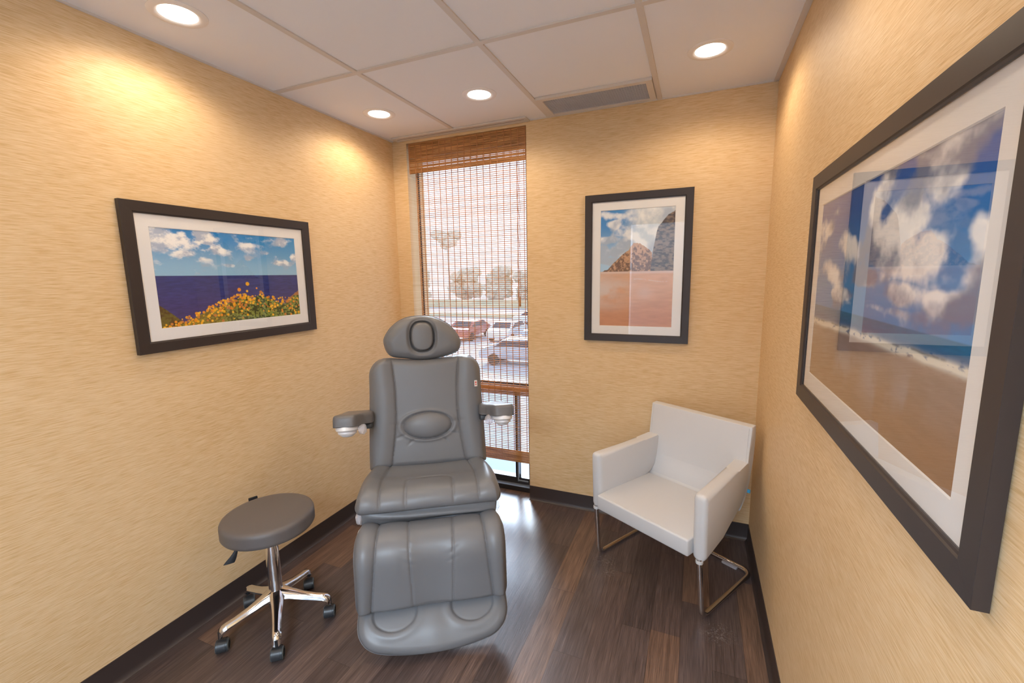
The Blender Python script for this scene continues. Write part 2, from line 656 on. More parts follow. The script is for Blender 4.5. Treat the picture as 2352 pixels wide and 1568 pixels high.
def cove(name, p0, p1, nrm):
    """vinyl cove base from p0 to p1, nrm points into the room"""
    p0, p1, nrm = Vector(p0), Vector(p1), Vector(nrm)
    prof = [(0, HB), (0.0032, HB), (0.0036, 0.022), (0.006, 0.010), (0.012, 0.0035), (0.017, 0.0012), (0.017, 0), (0, 0)]
    m = MB()
    m.prism([p0 + nrm * a + Vector((0, 0, b)) for a, b in prof], p1 - p0)
    return structure(m.build(name, MAT['base']))


cove('baseboard_left', (0.0, Y0, 0), (0.0, 0, 0), (1, 0, 0))
cove('baseboard_right', (W, Y0, 0), (W, 0, 0), (-1, 0, 0))
cove('baseboard_back', (WIN_X1, 0, 0), (W, 0, 0), (0, -1, 0))
cove('baseboard_back.001', (0, 0, 0), (WIN_X0, 0, 0), (0, -1, 0))

# wall behind the camera; unseen doorway and hall added to send in cool light
DX0, DX1, DZ = 1.12, 2.04, 2.12
wf = MB()
wf.box((-0.1, Y0 - 0.12, -0.1), (DX0, Y0, H + 0.1))
wf.box((DX1, Y0 - 0.12, -0.1), (W + 0.1, Y0, H + 0.1))
wf.box((DX0, Y0 - 0.12, DZ), (DX1, Y0, H + 0.1))
structure(wf.build('wall_front', MAT['hall_wall'], smooth=False))
fr = MB()
for x0, x1, z0, z1 in ((DX0 - 0.06, DX0 + 0.02, 0, DZ + 0.06), (DX1 - 0.02, DX1 + 0.06, 0, DZ + 0.06), (DX0, DX1, DZ - 0.02, DZ + 0.06)):
    fr.box((x0, Y0 - 0.13, z0), (x1, Y0 + 0.012, z1), 0.003, 1)
structure(fr.build('trim_3', MAT['door_white'], smooth=False))
HY = -5.4
h = MB()
structure(MB().box((-0.6, HY - 0.1, -0.1), (3.0, HY, 2.6)).build('wall_added_hall_far', MAT['hall_taupe'], smooth=False))
h.box((-0.7, HY, -0.1), (-0.6, Y0 - 0.12, 2.6))
h.box((3.0, HY, -0.1), (3.1, Y0 - 0.12, 2.6))
h.box((-0.6, HY, 2.5), (3.0, Y0 - 0.12, 2.6))
structure(h.build('wall_added_hall', MAT['hall_wall'], smooth=False))
structure(MB().box((-0.6, HY, -0.12), (3.0, Y0 - 0.02, 0.0)).build('floor_added_hall', MAT['hall_floor'], smooth=False))

# ------------------------------------------------------------------ window
wn = MB()
YF = 0.116
wn.box((WIN_X0, YF, 0.035), (WIN_X0 + 0.007, YF + 0.012, WIN_Z), 0.002, 1)        # left jamb
wn.box((0.921, YF, 0.035), (WIN_X1, YF + 0.06, WIN_Z), 0.002, 1)                # right jamb
wn.box((WIN_X0, YF, 2.30), (WIN_X1, YF + 0.06, WIN_Z), 0.002, 1)                # head
wn.box((WIN_X0, YF, 0.034), (WIN_X1, YF + 0.06, 0.078), 0.002, 1)               # bottom rail
wn.box((WIN_X0, YF - 0.004, 0.034), (WIN_X1, YF + 0.01, 0.052), 0.001, 1)
wn.box((WIN_X0, YF, 0.700), (WIN_X1, YF + 0.06, 0.765), 0.002, 1)               # transom
wn.box((0.820, YF, 0.078), (0.838, YF + 0.06, 0.70), 0.002, 1)                  # mullion
wn.box((WIN_X0, 0.070, 0.0), (WIN_X1, 0.19, 0.0345), 0.0015, 1)                 # low sill
win = structure(wn.build('window_1', MAT['bronze'], smooth=False))
s = MB()
for x0, x1, z0, z1 in ((0.838, 0.846, 0.052, 0.70), (0.838, 0.916, 0.055, 0.064)):
    s.box((x0, YF - 0.006, z0), (x1, YF + 0.012, z1), 0.001, 1)
s.box((WIN_X0, 0.0705, 0.0346), (WIN_X1, YF - 0.004, 0.0352))
s.build('window_seal', MAT['alu'], win, smooth=False)
gl = MB()
for x0, x1, z0, z1 in ((WIN_X0 + 0.007, 0.921, 0.765, 2.30), (0.838, 0.921, 0.078, 0.70)):
    gl.quad([(x0, YF + 0.03, z0), (x1, YF + 0.03, z0), (x1, YF + 0.03, z1), (x0, YF + 0.03, z1)])
gl.build('window_pane', MAT['window_glass'], win, smooth=False)
MB().quad([(WIN_X0 + 0.007, YF + 0.03, 0.078), (0.820, YF + 0.03, 0.078), (0.820, YF + 0.03, 0.70), (WIN_X0 + 0.007, YF + 0.03, 0.70)]).build('tinted_pane', MAT['tinted_glass'], win, smooth=False)

# ------------------------------------------------------------------ woven wood blind
bl = thing('window_blind', 'woven bamboo roman shade covering the tall narrow window, lowered almost to the floor', 'blind', (0.55, 0.045, 2.36))
BX0, BX1, BY = 0.144, 0.964, 0.048
rs = random.Random(3)
slats = MB()
z = 2.19
while z > 0.30:
    hh = rs.choice((0.0034, 0.0037, 0.0041, 0.0046))
    slats.box((BX0, BY - 0.0011, z - hh / 2), (BX1, BY + 0.0011, z + hh / 2))
    if 0.695 < z < 0.772:      # a denser woven band
        slats.box((BX0, BY + 0.0015, z - 0.0092), (BX1, BY + 0.003, z - 0.0028))
    z -= 0.0124 + rs.uniform(-0.0008, 0.0008)
slats.build('shade_panel', MAT['bamboo'], bl, smooth=False)
cords = MB()
x = BX0 + 0.006
CX = []
while x < BX1:
    CX.append(x)
    for dx in (-0.0014, 0.0014):
        cords.box((x + dx - 0.0010, BY - 0.0026, 0.225), (x + dx + 0.0010, BY - 0.0012, 2.30))
    x += 0.0462
cords.build('weaving_thread', MAT['cord'], bl, smooth=False)
hem = MB()
z = 0.302
while z > 0.226:
    hem.box((BX0, BY - 0.004, z - 0.0036), (BX1, BY - 0.001, z + 0.0036))
    hem.box((BX0, BY + 0.003, z - 0.0086), (BX1, BY + 0.006, z - 0.0022))
    z -= 0.0088
hem.build('bottom_hem', MAT['bamboo_dense'], bl, smooth=False)
val = MB()
z = 2.360
i = 0
VY = 0.006
while z > 2.178:
    val.box((0.125, VY - 0.002, z - 0.0036), (0.9655, VY + 0.0005, z + 0.0036), mi=0)
    if i not in (9, 13, 14, 16):
        val.box((0.125, VY + 0.004, z - 0.0085), (0.9655, VY + 0.006, z - 0.0022), mi=0)
    z -= 0.0092
    i += 1
va = val.build('valance', MAT['bamboo_dense'], bl, smooth=False)
vc = MB()
x = 0.131
while x < 0.965:
    for dx in (-0.0014, 0.0014):
        vc.box((x + dx - 0.0010, VY - 0.0034, 2.176), (x + dx + 0.0010, VY - 0.0021, 2.364))
    x += 0.0462
vc.build('valance_thread', MAT['cord'], va, smooth=False)
MB().box((0.125, 0.010, 2.335), (0.9655, 0.045, 2.3715)).build('head_rail', MAT['bamboo_dense'], bl, smooth=False)
pc = MB()
for dx, zz in ((0, 1.34), (-0.006, 1.30), (0.005, 1.35), (-0.011, 1.14)):
    pts = [(0.903 + dx + 0.003 * math.sin(k * 1.3 + dx * 700), BY - 0.010, 2.20 - (2.20 - zz) * k / 24) for k in range(25)]
    pc.tube(pts, 0.0011, 6)
pull = pc.build('pull_cord', MAT['cord'], bl)
MB().lathe([(0, 0.065), (0.003, 0.063), (0.004, 0.05), (0.0065, 0.035), (0.0055, 0.018), (0.007, 0.006), (0.005, 0), (0, 0)],
           (0.903, BY - 0.012, 1.290), 14).build('cord_tassel', MAT['tassel'], pull)


# ------------------------------------------------------------------ painted prints (numpy)
def vnoise(x, y, seed):
    xi, yi = np.floor(x).astype(int), np.floor(y).astype(int)
    fx, fy = x - xi, y - yi
    fx, fy = fx * fx * (3 - 2 * fx), fy * fy * (3 - 2 * fy)

    def hsh(i, j):
        n = (i * 374761393 + j * 668265263 + seed * 974711) & 0x7fffffff
        n = ((n ^ (n >> 13)) * 1274126177) & 0x7fffffff
        n = n ^ (n >> 16)
        return (n & 0xffff) / 65535.0
    a, b, c, d = hsh(xi, yi), hsh(xi + 1, yi), hsh(xi, yi + 1), hsh(xi + 1, yi + 1)
    return a * (1 - fx) * (1 - fy) + b * fx * (1 - fy) + c * (1 - fx) * fy + d * fx * fy


def fbm(x, y, seed, octv=5, g=0.5):
    s, a, t = 0.0, 1.0, 0.0
    for o in range(octv):
        s = s + a * vnoise(x * 2 ** o + 17.3 * o, y * 2 ** o + 5.1 * o, seed + o)
        t += a
        a *= g
    return s / t


def srgb(c):
    c = np.array(c, float) / 255.0
    return np.where(c <= 0.04045, c / 12.92, ((c + 0.055) / 1.055) ** 2.4)


def sm(e0, e1, x):
    t = np.clip((x - e0) / (e1 - e0), 0, 1)
    return t * t * (3 - 2 * t)


def mixc(a, b, t):
    return a * (1 - t[..., None]) + b * t[..., None]


def blobs(s, t, lst, asp):
    """soft union of cloud blobs (cx, cy, rx, ry, weight)"""
    v = np.zeros_like(s)
    for cx, cy, rx, ry, w in lst:
        d = ((s - cx) / rx) ** 2 + ((t - cy) / ry) ** 2
        v = np.maximum(v, w * np.exp(-d * 1.2))
    return v


def paint_left(s, t):
    asp = 1.65
    sky = mixc(np.broadcast_to(srgb((40, 135, 205)), s.shape + (3,)), np.broadcast_to(srgb((150, 195, 225)), s.shape + (3,)), sm(0.0, 0.46, t))
    sky = mixc(sky, np.broadcast_to(srgb((70, 160, 215)), s.shape + (3,)), 0.5 * sm(0.5, 1.0, s) * (1 - sm(0.2, 0.45, t)))
    f = fbm(s * 8 * asp, t * 12, 11, 6, 0.6)
    bl_ = blobs(s, t, [(0.02, 0.1, .12, .14, 1), (0.14, 0.12, .14, .13, 1), (0.30, 0.08, .11, .12, 1), (0.38, 0.2, .1, .07, .95), (0.16, 0.25, .1, .06, .85), (0.06, 0.22, .09, .05, .6),
                       (0.28, 0.3, .1, .04, .55), (0.60, 0.14, .08, .08, .8), (0.70, 0.05, .1, .04, .5), (0.88, 0.07, .07, .08, .85), (0.60, 0.28, .06, .05, .7), (0.86, 0.32, .14, .05, .65),
                       (0.98, 0.24, .05, .08, .7), (0.75, 0.22, .04, .04, .4), (0.05, 0.36, .1, .03, .4), (0.45, 0.36, .2, .03, .4)], asp)
    c = sm(0.22, 0.62, bl_ * 0.8 + (f - 0.5) * 1.5 + 0.10) * (0.6 + 0.4 * sm(0.2, 0.7, bl_))
    shade = sm(0.38, 0.62, fbm(s * 8 * asp + 0.25, t * 12 - 0.6, 11, 6, 0.6))
    cc = mixc(np.broadcast_to(srgb((250, 250, 248)), s.shape + (3,)), np.broadcast_to(srgb((150, 170, 200)), s.shape + (3,)), shade * 0.8)
    img = mixc(sky, cc, c)
    sea = mixc(np.broadcast_to(srgb((50, 62, 125)), s.shape + (3,)), np.broadcast_to(srgb((62, 58, 118)), s.shape + (3,)), sm(0.5, 0.9, t))
    sea = sea * (0.72 + 0.6 * fbm(s * 26, t * 90, 5, 3))[..., None]
    img = mixc(img, sea, sm(0.472, 0.478, t))
    # dark hill bottom left
    hill = 0.74 + 1.55 * np.clip(s, 0, 1) + 0.02 * fbm(s * 40, t * 4, 6)
    hc = mixc(np.broadcast_to(srgb((88, 66, 34)), s.shape + (3,)), np.broadcast_to(srgb((110, 100, 45)), s.shape + (3,)), sm(0.4, 0.7, fbm(s * 60, t * 40, 9)))
    img = mixc(img, hc, sm(0.0, 0.012, t - hill))
    # rock right
    rk = np.where(s > 0.87, 0.79 - 1.0 * (s - 0.87), 2.0) + 0.02 * fbm(s * 50, t * 3, 2)
    img = mixc(img, np.broadcast_to(srgb((178, 120, 70)), s.shape + (3,)) * (0.7 + 0.6 * fbm(s * 60, t * 40, 3))[..., None], sm(0, 0.01, t - rk))
    # bush
    top = np.interp(s, [0, .05, .1, .15, .21, .29, .37, .45, .51, .56, .6, .67, .75, .85, .9, .95, 1], [1.02, .99, .96, .95, .90, .84, .80, .76, .72, .70, .74, .70, .77, .83, .82, .74, .72])
    top = top + 0.05 * (fbm(s * 60, t * 40, 21) - 0.5)
    leafn = fbm(s * 90, t * 60, 31, 3)
    gc = mixc(np.broadcast_to(srgb((52, 66, 30)), s.shape + (3,)), np.broadcast_to(srgb((140, 152, 72)), s.shape + (3,)), sm(0.35, 0.65, leafn))
    gc = mixc(gc, np.broadcast_to(srgb((150, 120, 45)), s.shape + (3,)), 0.55 * (1 - sm(0.25, 0.6, s)))
    img = mixc(img, gc, sm(0, 0.015, t - top))
    r = random.Random(5)
    fl = []
    for _ in range(520):
        u = r.random() ** 0.8
        tt = float(np.interp(u, [0, .1, .21, .37, .51, .67, .75, 1], [1.0, .95, .89, .78, .71, .70, .76, .80]))
        p = 1.0 if u < 0.6 else 0.45
        if r.random() < p:
            fl.append((u, tt + abs(r.gauss(0, 0.11)) - 0.02, r.uniform(0.004, 0.0118)))
    fl += [(0.573, 0.575, 0.016), (0.508, 0.64, 0.015), (0.67, 0.68, 0.014), (0.565, 0.66, 0.010), (0.845, 0.81, 0.014), (0.64, 0.63, 0.008)]
    for k, (u, v, rr) in enumerate(fl):
        d = np.sqrt((s - u) ** 2 + ((t - v) / asp) ** 2)
        col = [(242, 178, 30), (235, 150, 40), (205, 130, 60), (250, 195, 60)][k % 4]
        img = mixc(img, np.broadcast_to(srgb(col), s.shape + (3,)), 1 - sm(rr * 0.7, rr, d))
    return img


def poly_mask(s, t, pts, soft=0.006, rough=0.0, seed=0):
    xs, ys = zip(*pts)
    top = np.interp(s, xs, ys) + rough * (fbm(s * 45, s * 0 + 3, seed, 4) - 0.5)
    return sm(0, soft, t - top)


def paint_back(s, t):
    one = lambda c: np.broadcast_to(srgb(c), s.shape + (3,))
    sky = mixc(one((70, 140, 205)), one((170, 205, 232)), sm(0.1, 0.45, t))
    sky = mixc(sky, one((205, 214, 218)), sm(0.25, 0.6, s) * (1 - sm(0.35, 0.5, t)) * 0.9)
    f = fbm(s * 5, t * 8, 40)
    bb = blobs(s, t, [(0.1, 0.04, .3, .06, 1), (0.2, 0.12, .18, .07, .8), (0.1, 0.25, .3, .04, .6), (0.03, 0.36, .12, .06, .9), (0.25, 0.35, .15, .05, .8), (0.6, 0.1, .5, .2, .9), (0.12, 0.44, .25, .05, .7), (.5, .3, .3, .1, .9)], 1)
    c = sm(0.34, 0.62, bb * 0.8 + (f - 0.5) * 1.1 + 0.05)
    img = mixc(sky, mixc(one((246, 246, 244)), one((175, 188, 205)), sm(0.4, 0.7, fbm(s * 5 + .3, t * 8 - .4, 40))), c * 0.85)
    rockn = fbm(s * 34, t * 48, 50, 6, 0.62)
    peak = poly_mask(s, t, [(0, .525), (.11, .50), (.22, .43), (.33, .37), (.39, .345), (.44, .30), (.46, .285), (.55, .287), (.61, .315), (.68, .345), (.71, .365), (.73, .6), (1, .6)], 0.004, 0.012, 51)
    pc_ = mixc(one((120, 92, 78)), one((200, 160, 128)), sm(0.38, 0.62, rockn + 0.15 * (0.42 - t) / 0.15))
    img = mixc(img, pc_, peak * (1 - sm(0.5, 0.53, t) * 0))
    cliff = poly_mask(s, t, [(0, 1), (.69, 1.0), (.70, .50), (.72, .36), (.745, .27), (.765, .195), (.79, .15), (.86, .10), (.92, .06), (1.0, .03)], 0.004, 0.012, 61)
    cn = fbm(s * 22, t * 85, 62, 5, 0.6)
    cc = mixc(one((74, 68, 72)), one((138, 122, 112)), sm(0.35, 0.65, cn))
    img = mixc(img, cc, cliff)
    # wet sand
    sand = mixc(one((216, 172, 142)), one((200, 142, 108)), sm(0.6, 1.0, t))
    sand = sand * (0.9 + 0.2 * fbm(s * 8, t * 60, 71, 4))[..., None]
    refl = blobs(s, t, [(0.05, 0.68, .3, .12, 1), (0.25, 0.64, .2, .06, .8), (0.1, 0.8, .3, .06, .5), (0.62, 0.70, .12, .06, .35)], 1) * sm(0.3, 0.6, fbm(s * 4, t * 8, 72) + 0.12)
    sand = mixc(sand, one((214, 206, 204)), refl * 0.8)
    img = mixc(img, sand, sm(0.520, 0.526, t))
    img = mixc(img, one((220, 205, 200)), sm(0.520, 0.526, t) * (1 - sm(0.53, 0.55, t)) * 0.7)
    surf = np.abs(t - 0.60 - 0.012 * np.sin(s * 9)) < 0.004
    img = mixc(img, one((226, 205, 190)), (surf & (s > 0.4)).astype(float) * sm(0.45, 0.6, fbm(s * 20, t * 5, 75)) * 0.7)
    return img


def paint_right(s, t):
    one = lambda c: np.broadcast_to(srgb(c), s.shape + (3,))
    asp = 1.7
    sky = mixc(one((8, 88, 175)), one((60, 140, 205)), sm(0.0, 0.5, t))
    f = fbm(s * 4.5 * asp, t * 6, 81, 5)
    bb = blobs(s, t, [(0.55, 0.05, .1, .12, .8), (0.70, 0.20, .13, .12, 1), (0.86, 0.10, .12, .14, .95), (0.62, 0.30, .12, .09, .8), (0.80, 0.33, .18, .09, 1), (0.97, 0.30, .06, .1, .8), (0.35, 0.25, .15, .1, .6),
                       (0.50, 0.42, .14, .05, .75), (0.70, 0.47, .12, .05, .8), (0.90, 0.48, .1, .04, .7), (0.20, 0.40, .16, .08, .7), (0.10, 0.15, .12, .1, .6), (.3, .5, .2, .04, .6), (.55, .53, .3, .03, .5)], asp)
    c = sm(0.26, 0.56, bb * 0.85 + (f - 0.5) * 1.3 + 0.10)
    sh = sm(0.35, 0.68, fbm(s * 4.5 * asp + .3, t * 6 - .45, 81, 5))
    img = mixc(sky, mixc(one((252, 252, 252)), one((118, 130, 160)), sh), c)
    sea = mixc(one((30, 110, 155)), one((45, 95, 150)), sm(0.58, 0.66, t)) * (0.85 + 0.3 * fbm(s * 25, t * 120, 90, 3))[..., None]
    hor = 0.575
    img = mixc(img, sea, sm(0, 0.006, t - hor))
    shore = 0.672 + 0.010 * (fbm(s * 14, s * 0, 91, 3) - 0.5) - 0.02 * s
    sand = mixc(one((150, 128, 118)), one((150, 112, 84)), sm(0.68, 0.95, t)) * (0.88 + 0.24 * fbm(s * 14, t * 70, 95, 4))[..., None]
    rf = blobs(s, t, [(0.35, 0.8, .12, .09, .8), (0.6, 0.82, .1, .12, .7), (0.8, 0.8, .1, .1, .6)], 1) * sm(0.35, 0.65, fbm(s * 12, t * 5, 96))
    sand = mixc(sand, one((170, 165, 175)), rf * 0.7)
    img = mixc(img, sand, sm(0, 0.02, t - shore))
    d = t - shore
    foam = np.exp(-(d / 0.016) ** 2) * sm(0.15, 0.42, fbm(s * 40, t * 60, 97))
    img = mixc(img, one((232, 228, 215)), np.clip(foam * 1.3, 0, 1))
    img = img * (1 - 0.5 * np.exp(-((d + 0.014) / 0.005) ** 2) * sm(0.4, 0.6, fbm(s * 25, s * 0 + 2, 98)))[..., None]
    return img


def make_print(parent, P0, ux, uz, wd, ht, fn, nu, nv):
    """P0 = top-left corner; ux = unit vector to viewer's right; uz = unit vector downwards"""
    s, t = np.meshgrid((np.arange(nu)) / (nu - 1), (np.arange(nv)) / (nv - 1))
    col = np.clip(fn(s, t), 0, 1)
    P0, ux, uz = np.array(P0, float), np.array(ux, float), np.array(uz, float)
    co = P0 + (s[..., None] * wd) * ux + (t[..., None] * ht) * uz
    idx = np.arange(nu * nv).reshape(nv, nu)
    q = np.stack([idx[:-1, :-1], idx[1:, :-1], idx[1:, 1:], idx[:-1, 1:]], -1).reshape(-1, 4)
    me = bpy.data.meshes.new('print')
    me.from_pydata(co.reshape(-1, 3).tolist(), [], q.tolist())
    ca = me.color_attributes.new('ink', 'FLOAT_COLOR', 'POINT')
    rgba = np.concatenate([col.reshape(-1, 3), np.ones((nu * nv, 1))], 1).astype(np.float32)
    ca.data.foreach_set('color', rgba.ravel())
    me.materials.append(MAT['paper'])
    return link_mesh('print', me, parent, smooth=False)


def picture(label, wallpt, ux, nrm, wd, ht, fw, thick, inset, fn, nu, nv):
    """wallpt = top-left outer corner on the wall (from the viewer); ux = viewer's right; nrm = out of the wall"""
    ux, nrm, P = Vector(ux), Vector(nrm), Vector(wallpt)
    dz = Vector((0, 0, -1))
    root = thing('framed_picture', label, 'picture', tuple(P + ux * wd / 2 + dz * ht))

    def pt(a, b, c):
        return P + ux * a + dz * b + nrm * c
    f = MB()
    # four mitred mouldings with a small inner lip
    prof = [(0.0, 0.002), (0.0, thick - 0.0006), (0.0006, thick), (fw - 0.006, thick - 0.001), (fw - 0.004, thick - 0.004), (fw, thick - 0.005), (fw, 0.002)]
    cor = [(0, 0, 1, 1), (wd, 0, -1, 1), (wd, ht, -1, -1), (0, ht, 1, -1)]
    rings = []
    for (a, b, sa, sb) in cor:
        rings.append([f.bm.verts.new(pt(a + sa * k, b + sb * k, c)) for k, c in prof])
    n = len(prof)
    for i in range(4):
        A, B = rings[i], rings[(i + 1) % 4]
        for k in range(n):
            f.bm.faces.new([A[k], A[(k + 1) % n], B[(k + 1) % n], B[k]])
    f.build('picture_frame', MAT['frame'], root, smooth=False)
    # mat board with a bevelled window
    g0 = fw - 0.003
    bd = MB()
    mo = [pt(g0, g0, thick - 0.010), pt(wd - g0, g0, thick - 0.010), pt(wd - g0, ht - g0, thick - 0.010), pt(g0, ht - g0, thick - 0.010)]
    i0, i1 = inset, inset + 0.002
    mi_ = [pt(i0, i0, thick - 0.010), pt(wd - i0, i0, thick - 0.010), pt(wd - i0, ht - i0, thick - 0.010), pt(i0, ht - i0, thick - 0.010)]
    mj = [pt(i1, i1, thick - 0.0122), pt(wd - i1, i1, thick - 0.0122), pt(wd - i1, ht - i1, thick - 0.0122), pt(i1, ht - i1, thick - 0.0122)]
    mo2 = [p - nrm * 0.003 for p in mo]
    V = [[bd.bm.verts.new(p) for p in L] for L in (mo, mi_, mj, mo2)]
    for i in range(4):
        j = (i + 1) % 4
        bd.bm.faces.new([V[0][i], V[0][j], V[1][j], V[1][i]])
        bd.bm.faces.new([V[1][i], V[1][j], V[2][j], V[2][i]])
        bd.bm.faces.new([V[0][i], V[3][i], V[3][j], V[0][j]])
    bd.build('mat_board', MAT['mat'], root, smooth=False)
    make_print(root, pt(i0, i0, thick - 0.0125), ux, dz, wd - 2 * i0, ht - 2 * i0, fn, nu, nv)
    gp = MB()
    c = thick - 0.0065
    gp.quad([pt(g0, g0, c), pt(wd - g0, g0, c), pt(wd - g0, ht - g0, c), pt(g0, ht - g0, c)])
    gp.build('glass_pane', MAT['pane'], root, smooth=False)
    return root


picture('dark-framed photo of yellow flowers before a deep blue sea, on the left wall', (0, -1.633, 1.788), (0, 1, 0), (1, 0, 0),
        0.845, 0.573, 0.044, 0.022, 0.090, paint_left, 460, 280)
picture('upright dark-framed photo of cliffs over wet sand, on the wall beside the window', (1.336, 0, 1.933), (1, 0, 0), (0, -1, 0),
        0.579, 0.833, 0.042, 0.022, 0.088, paint_back, 280, 440)
picture('very large dark-framed photo of white clouds over a shoreline, on the right wall', (W, -1.008, 1.760), (0, -1, 0), (-1, 0, 0),
        0.975, 0.655, 0.044, 0.019, 0.090, paint_right, 620, 380)


# ------------------------------------------------------------------ ceiling fixtures
def lightdata(name, energy, col, spot, radius, blend=0.4):
    l = bpy.data.lights.new(name, 'SPOT')
    l.energy = energy
    l.color = col
    l.spot_size = math.radians(spot)
    l.spot_blend = blend
    l.shadow_soft_size = radius
    return l


LD = lightdata('downlight_lamp', 14.3, (1.0, 0.79, 0.56), 160, 0.055, 0.5)
LX = [(0.262, -0.453), (0.890, -0.453), (1.957, -0.453), (0.262, -1.500), (0.890, -1.560), (1.957, -1.560), (0.262, -2.66), (1.957, -2.66)]  # last four are unseen, added so the walls light evenly
LAB = ['small round recessed ceiling light nearest the left wall, in the far corner',
       'small round recessed ceiling light in the same tile row, between its neighbour and the vent',
       'round recessed ceiling light near the right wall, beyond the ceiling vent',
       'largest round recessed ceiling light, high by the left wall',
       'unseen ceiling light added above the view in the middle, for even wall light',
       'unseen ceiling light added over the large clouds picture, for even wall light',
       'unseen ceiling light added behind the camera by the left wall, for even wall light',
       'unseen ceiling light added behind the camera by the right wall, for even wall light']
zc = H + 0.004
master = None


def downlight(x, y, label):
    root = thing('recessed_light', label, 'ceiling light', (x, y, zc), 'recessed ceiling downlights')
    r = MB()
    r.lathe([(0.0575, -0.0012), (0.061, -0.0030), (0.070, -0.0062), (0.080, -0.0042), (0.088, -0.0018), (0.0885, 0.0)], (x, y, zc), 56)
    r.build('trim_ring', MAT['ring'], root)
    l = MB()
    l.lathe([(0, -0.0026), (0.03, -0.0026), (0.052, -0.0022), (0.0585, -0.0012)], (x, y, zc), 48)
    l.build('lamp_lens', MAT['lamp'], root)
    return root


master = downlight(LX[0][0], LX[0][1], LAB[0])
roots = [master]
for (x, y), lb in list(zip(LX, LAB))[1:]:
    c = master.copy()
    COL.objects.link(c)
    c.location = (x, y, zc)
    c['label'] = lb
    for ch in list(master.children):
        k = ch.copy()
        COL.objects.link(k)
        k.parent = c
    roots.append(c)
for (x, y), rt in zip(LX, roots):
    lo = bpy.data.objects.new('downlight_lamp', LD)
    COL.objects.link(lo)
    lo.parent = rt
    lo.location = (0, 0, -0.012)

# supply vent
vt = thing('ceiling_vent', 'cream rectangular ceiling vent with grey mesh above the cliffs picture', 'vent', (1.42, -0.165, H))
vf = MB()
vx0, vx1, vy0, vy1, b = 1.132, 1.712, -0.294, -0.036, 0.030
for lo, hi in (((vx0, vy0), (vx1, vy0 + b)), ((vx0, vy1 - b * 0.75), (vx1, vy1)), ((vx0, vy0 + b), (vx0 + b, vy1 - b * 0.75)), ((vx1 - b, vy0 + b), (vx1, vy1 - b * 0.75))):
    vf.box((lo[0], lo[1], H - 0.010), (hi[0], hi[1], H + 0.0035))
vf.build('vent_frame', MAT['grid'], vt, smooth=False)
MB().box((vx0 + b, vy0 + b, H + 0.001), (vx1 - b, vy1 - b * 0.7, H + 0.0035)).build('vent_backing', MAT['grille_dark'], vt, smooth=False)
gm = MB()
k = 0
x = vx0 + b
while x < vx1 - b:
    gm.box((x - 0.0010, vy0 + b, H - 0.006), (x + 0.0010, vy1 - b * 0.7, H - 0.001))
    x += 0.0125
y = vy0 + b
while y < vy1 - b * 0.7:
    gm.box((vx0 + b, y - 0.0022, H - 0.0055), (vx1 - b, y + 0.0022, H - 0.0012))
    y += 0.0100
gm.build('mesh_grille', MAT['grille'], vt, smooth=False)

# slot diffuser over the window
sd = thing('slot_diffuser', 'long narrow slot air diffuser in the ceiling over the window', 'vent', (0.52, -0.036, H))
sf = MB()
sf.box((0.045, -0.072, H - 0.007), (0.995, -0.046, H + 0.003), 0.0015, 1)
sf.box((0.045, -0.040, H - 0.007), (0.995, -0.002, H + 0.003), 0.0015, 1)
sf.box((0.045, -0.048, H - 0.007), (0.075, -0.038, H + 0.003))
sf.box((0.975, -0.048, H - 0.007), (0.995, -0.038, H + 0.003))
sf.build('diffuser_frame', MAT['grid'], sd, smooth=False)
MB().box((0.074, -0.0462, H - 0.0060), (0.976, -0.0398, H + 0.003)).build('slot_shade_strip', MAT['grille_dark'], sd, smooth=False)  # solid dark strip set in the slot to stand for its shade

# ------------------------------------------------------------------ treatment chair
TH = math.radians(33)
CW = Vector((math.cos(TH), math.sin(TH), 0))
CF = Vector((math.sin(TH), -math.cos(TH), 0))
CC = Vector((0.94, -1.12, 0)) + CW * (-0.004)
EZ = Vector((0, 0, 1))


def cp(u, v, z):
    return CC + CW * u + CF * v + EZ * z


chair = thing('treatment_chair', 'grey vinyl reclining treatment chair with split leg rest, in front of the bamboo shade', 'chair', tuple(cp(0, -0.25, 0)))


def seg_dist(px, py, poly, closed=True):
    """distance of every point to a polyline (numpy)"""
    d = np.full(px.shape, 1e9)
    n = len(poly)
    for i in range(n if closed else n - 1):
        ax, ay = poly[i]
        bx, by = poly[(i + 1) % n]
        vx, vy = bx - ax, by - ay
        L = vx * vx + vy * vy + 1e-12
        k = np.clip(((px - ax) * vx + (py - ay) * vy) / L, 0, 1)
        d = np.minimum(d, np.hypot(px - ax - k * vx, py - ay - k * vy))
    return d


def groove(d, w=0.004, dep=0.004):
    return -0.6 * dep * np.exp(-(d / w) ** 2)


class Curve2:
    """smooth (v, z) profile with normals to the front"""

    def __init__(self, pts, n=240, smooth=0):
        P = np.array(pts, float)
        if smooth:
            p = [tuple(x) for x in catmull([(a, b, 0) for a, b in pts], 16)]
            P = np.array([(a, b) for a, b, _ in p])
        seg = np.hypot(*np.diff(P, axis=0).T)
        s = np.concatenate([[0], np.cumsum(seg)])
        self.L = s[-1]
        self.s = s
        self.P = P

    def at(self, l):
        v = np.interp(l, self.s, self.P[:, 0])
        z = np.interp(l, self.s, self.P[:, 1])
        e = 0.006
        dv = np.interp(l + e, self.s, self.P[:, 0]) - np.interp(l - e, self.s, self.P[:, 0])
        dz = np.interp(l + e, self.s, self.P[:, 1]) - np.interp(l - e, self.s, self.P[:, 1])
        n = np.hypot(dv, dz) + 1e-9
        return v, z, -dz / n, dv / n     # normal = tangent rotated (tangent goes top -> bottom / rear -> front)


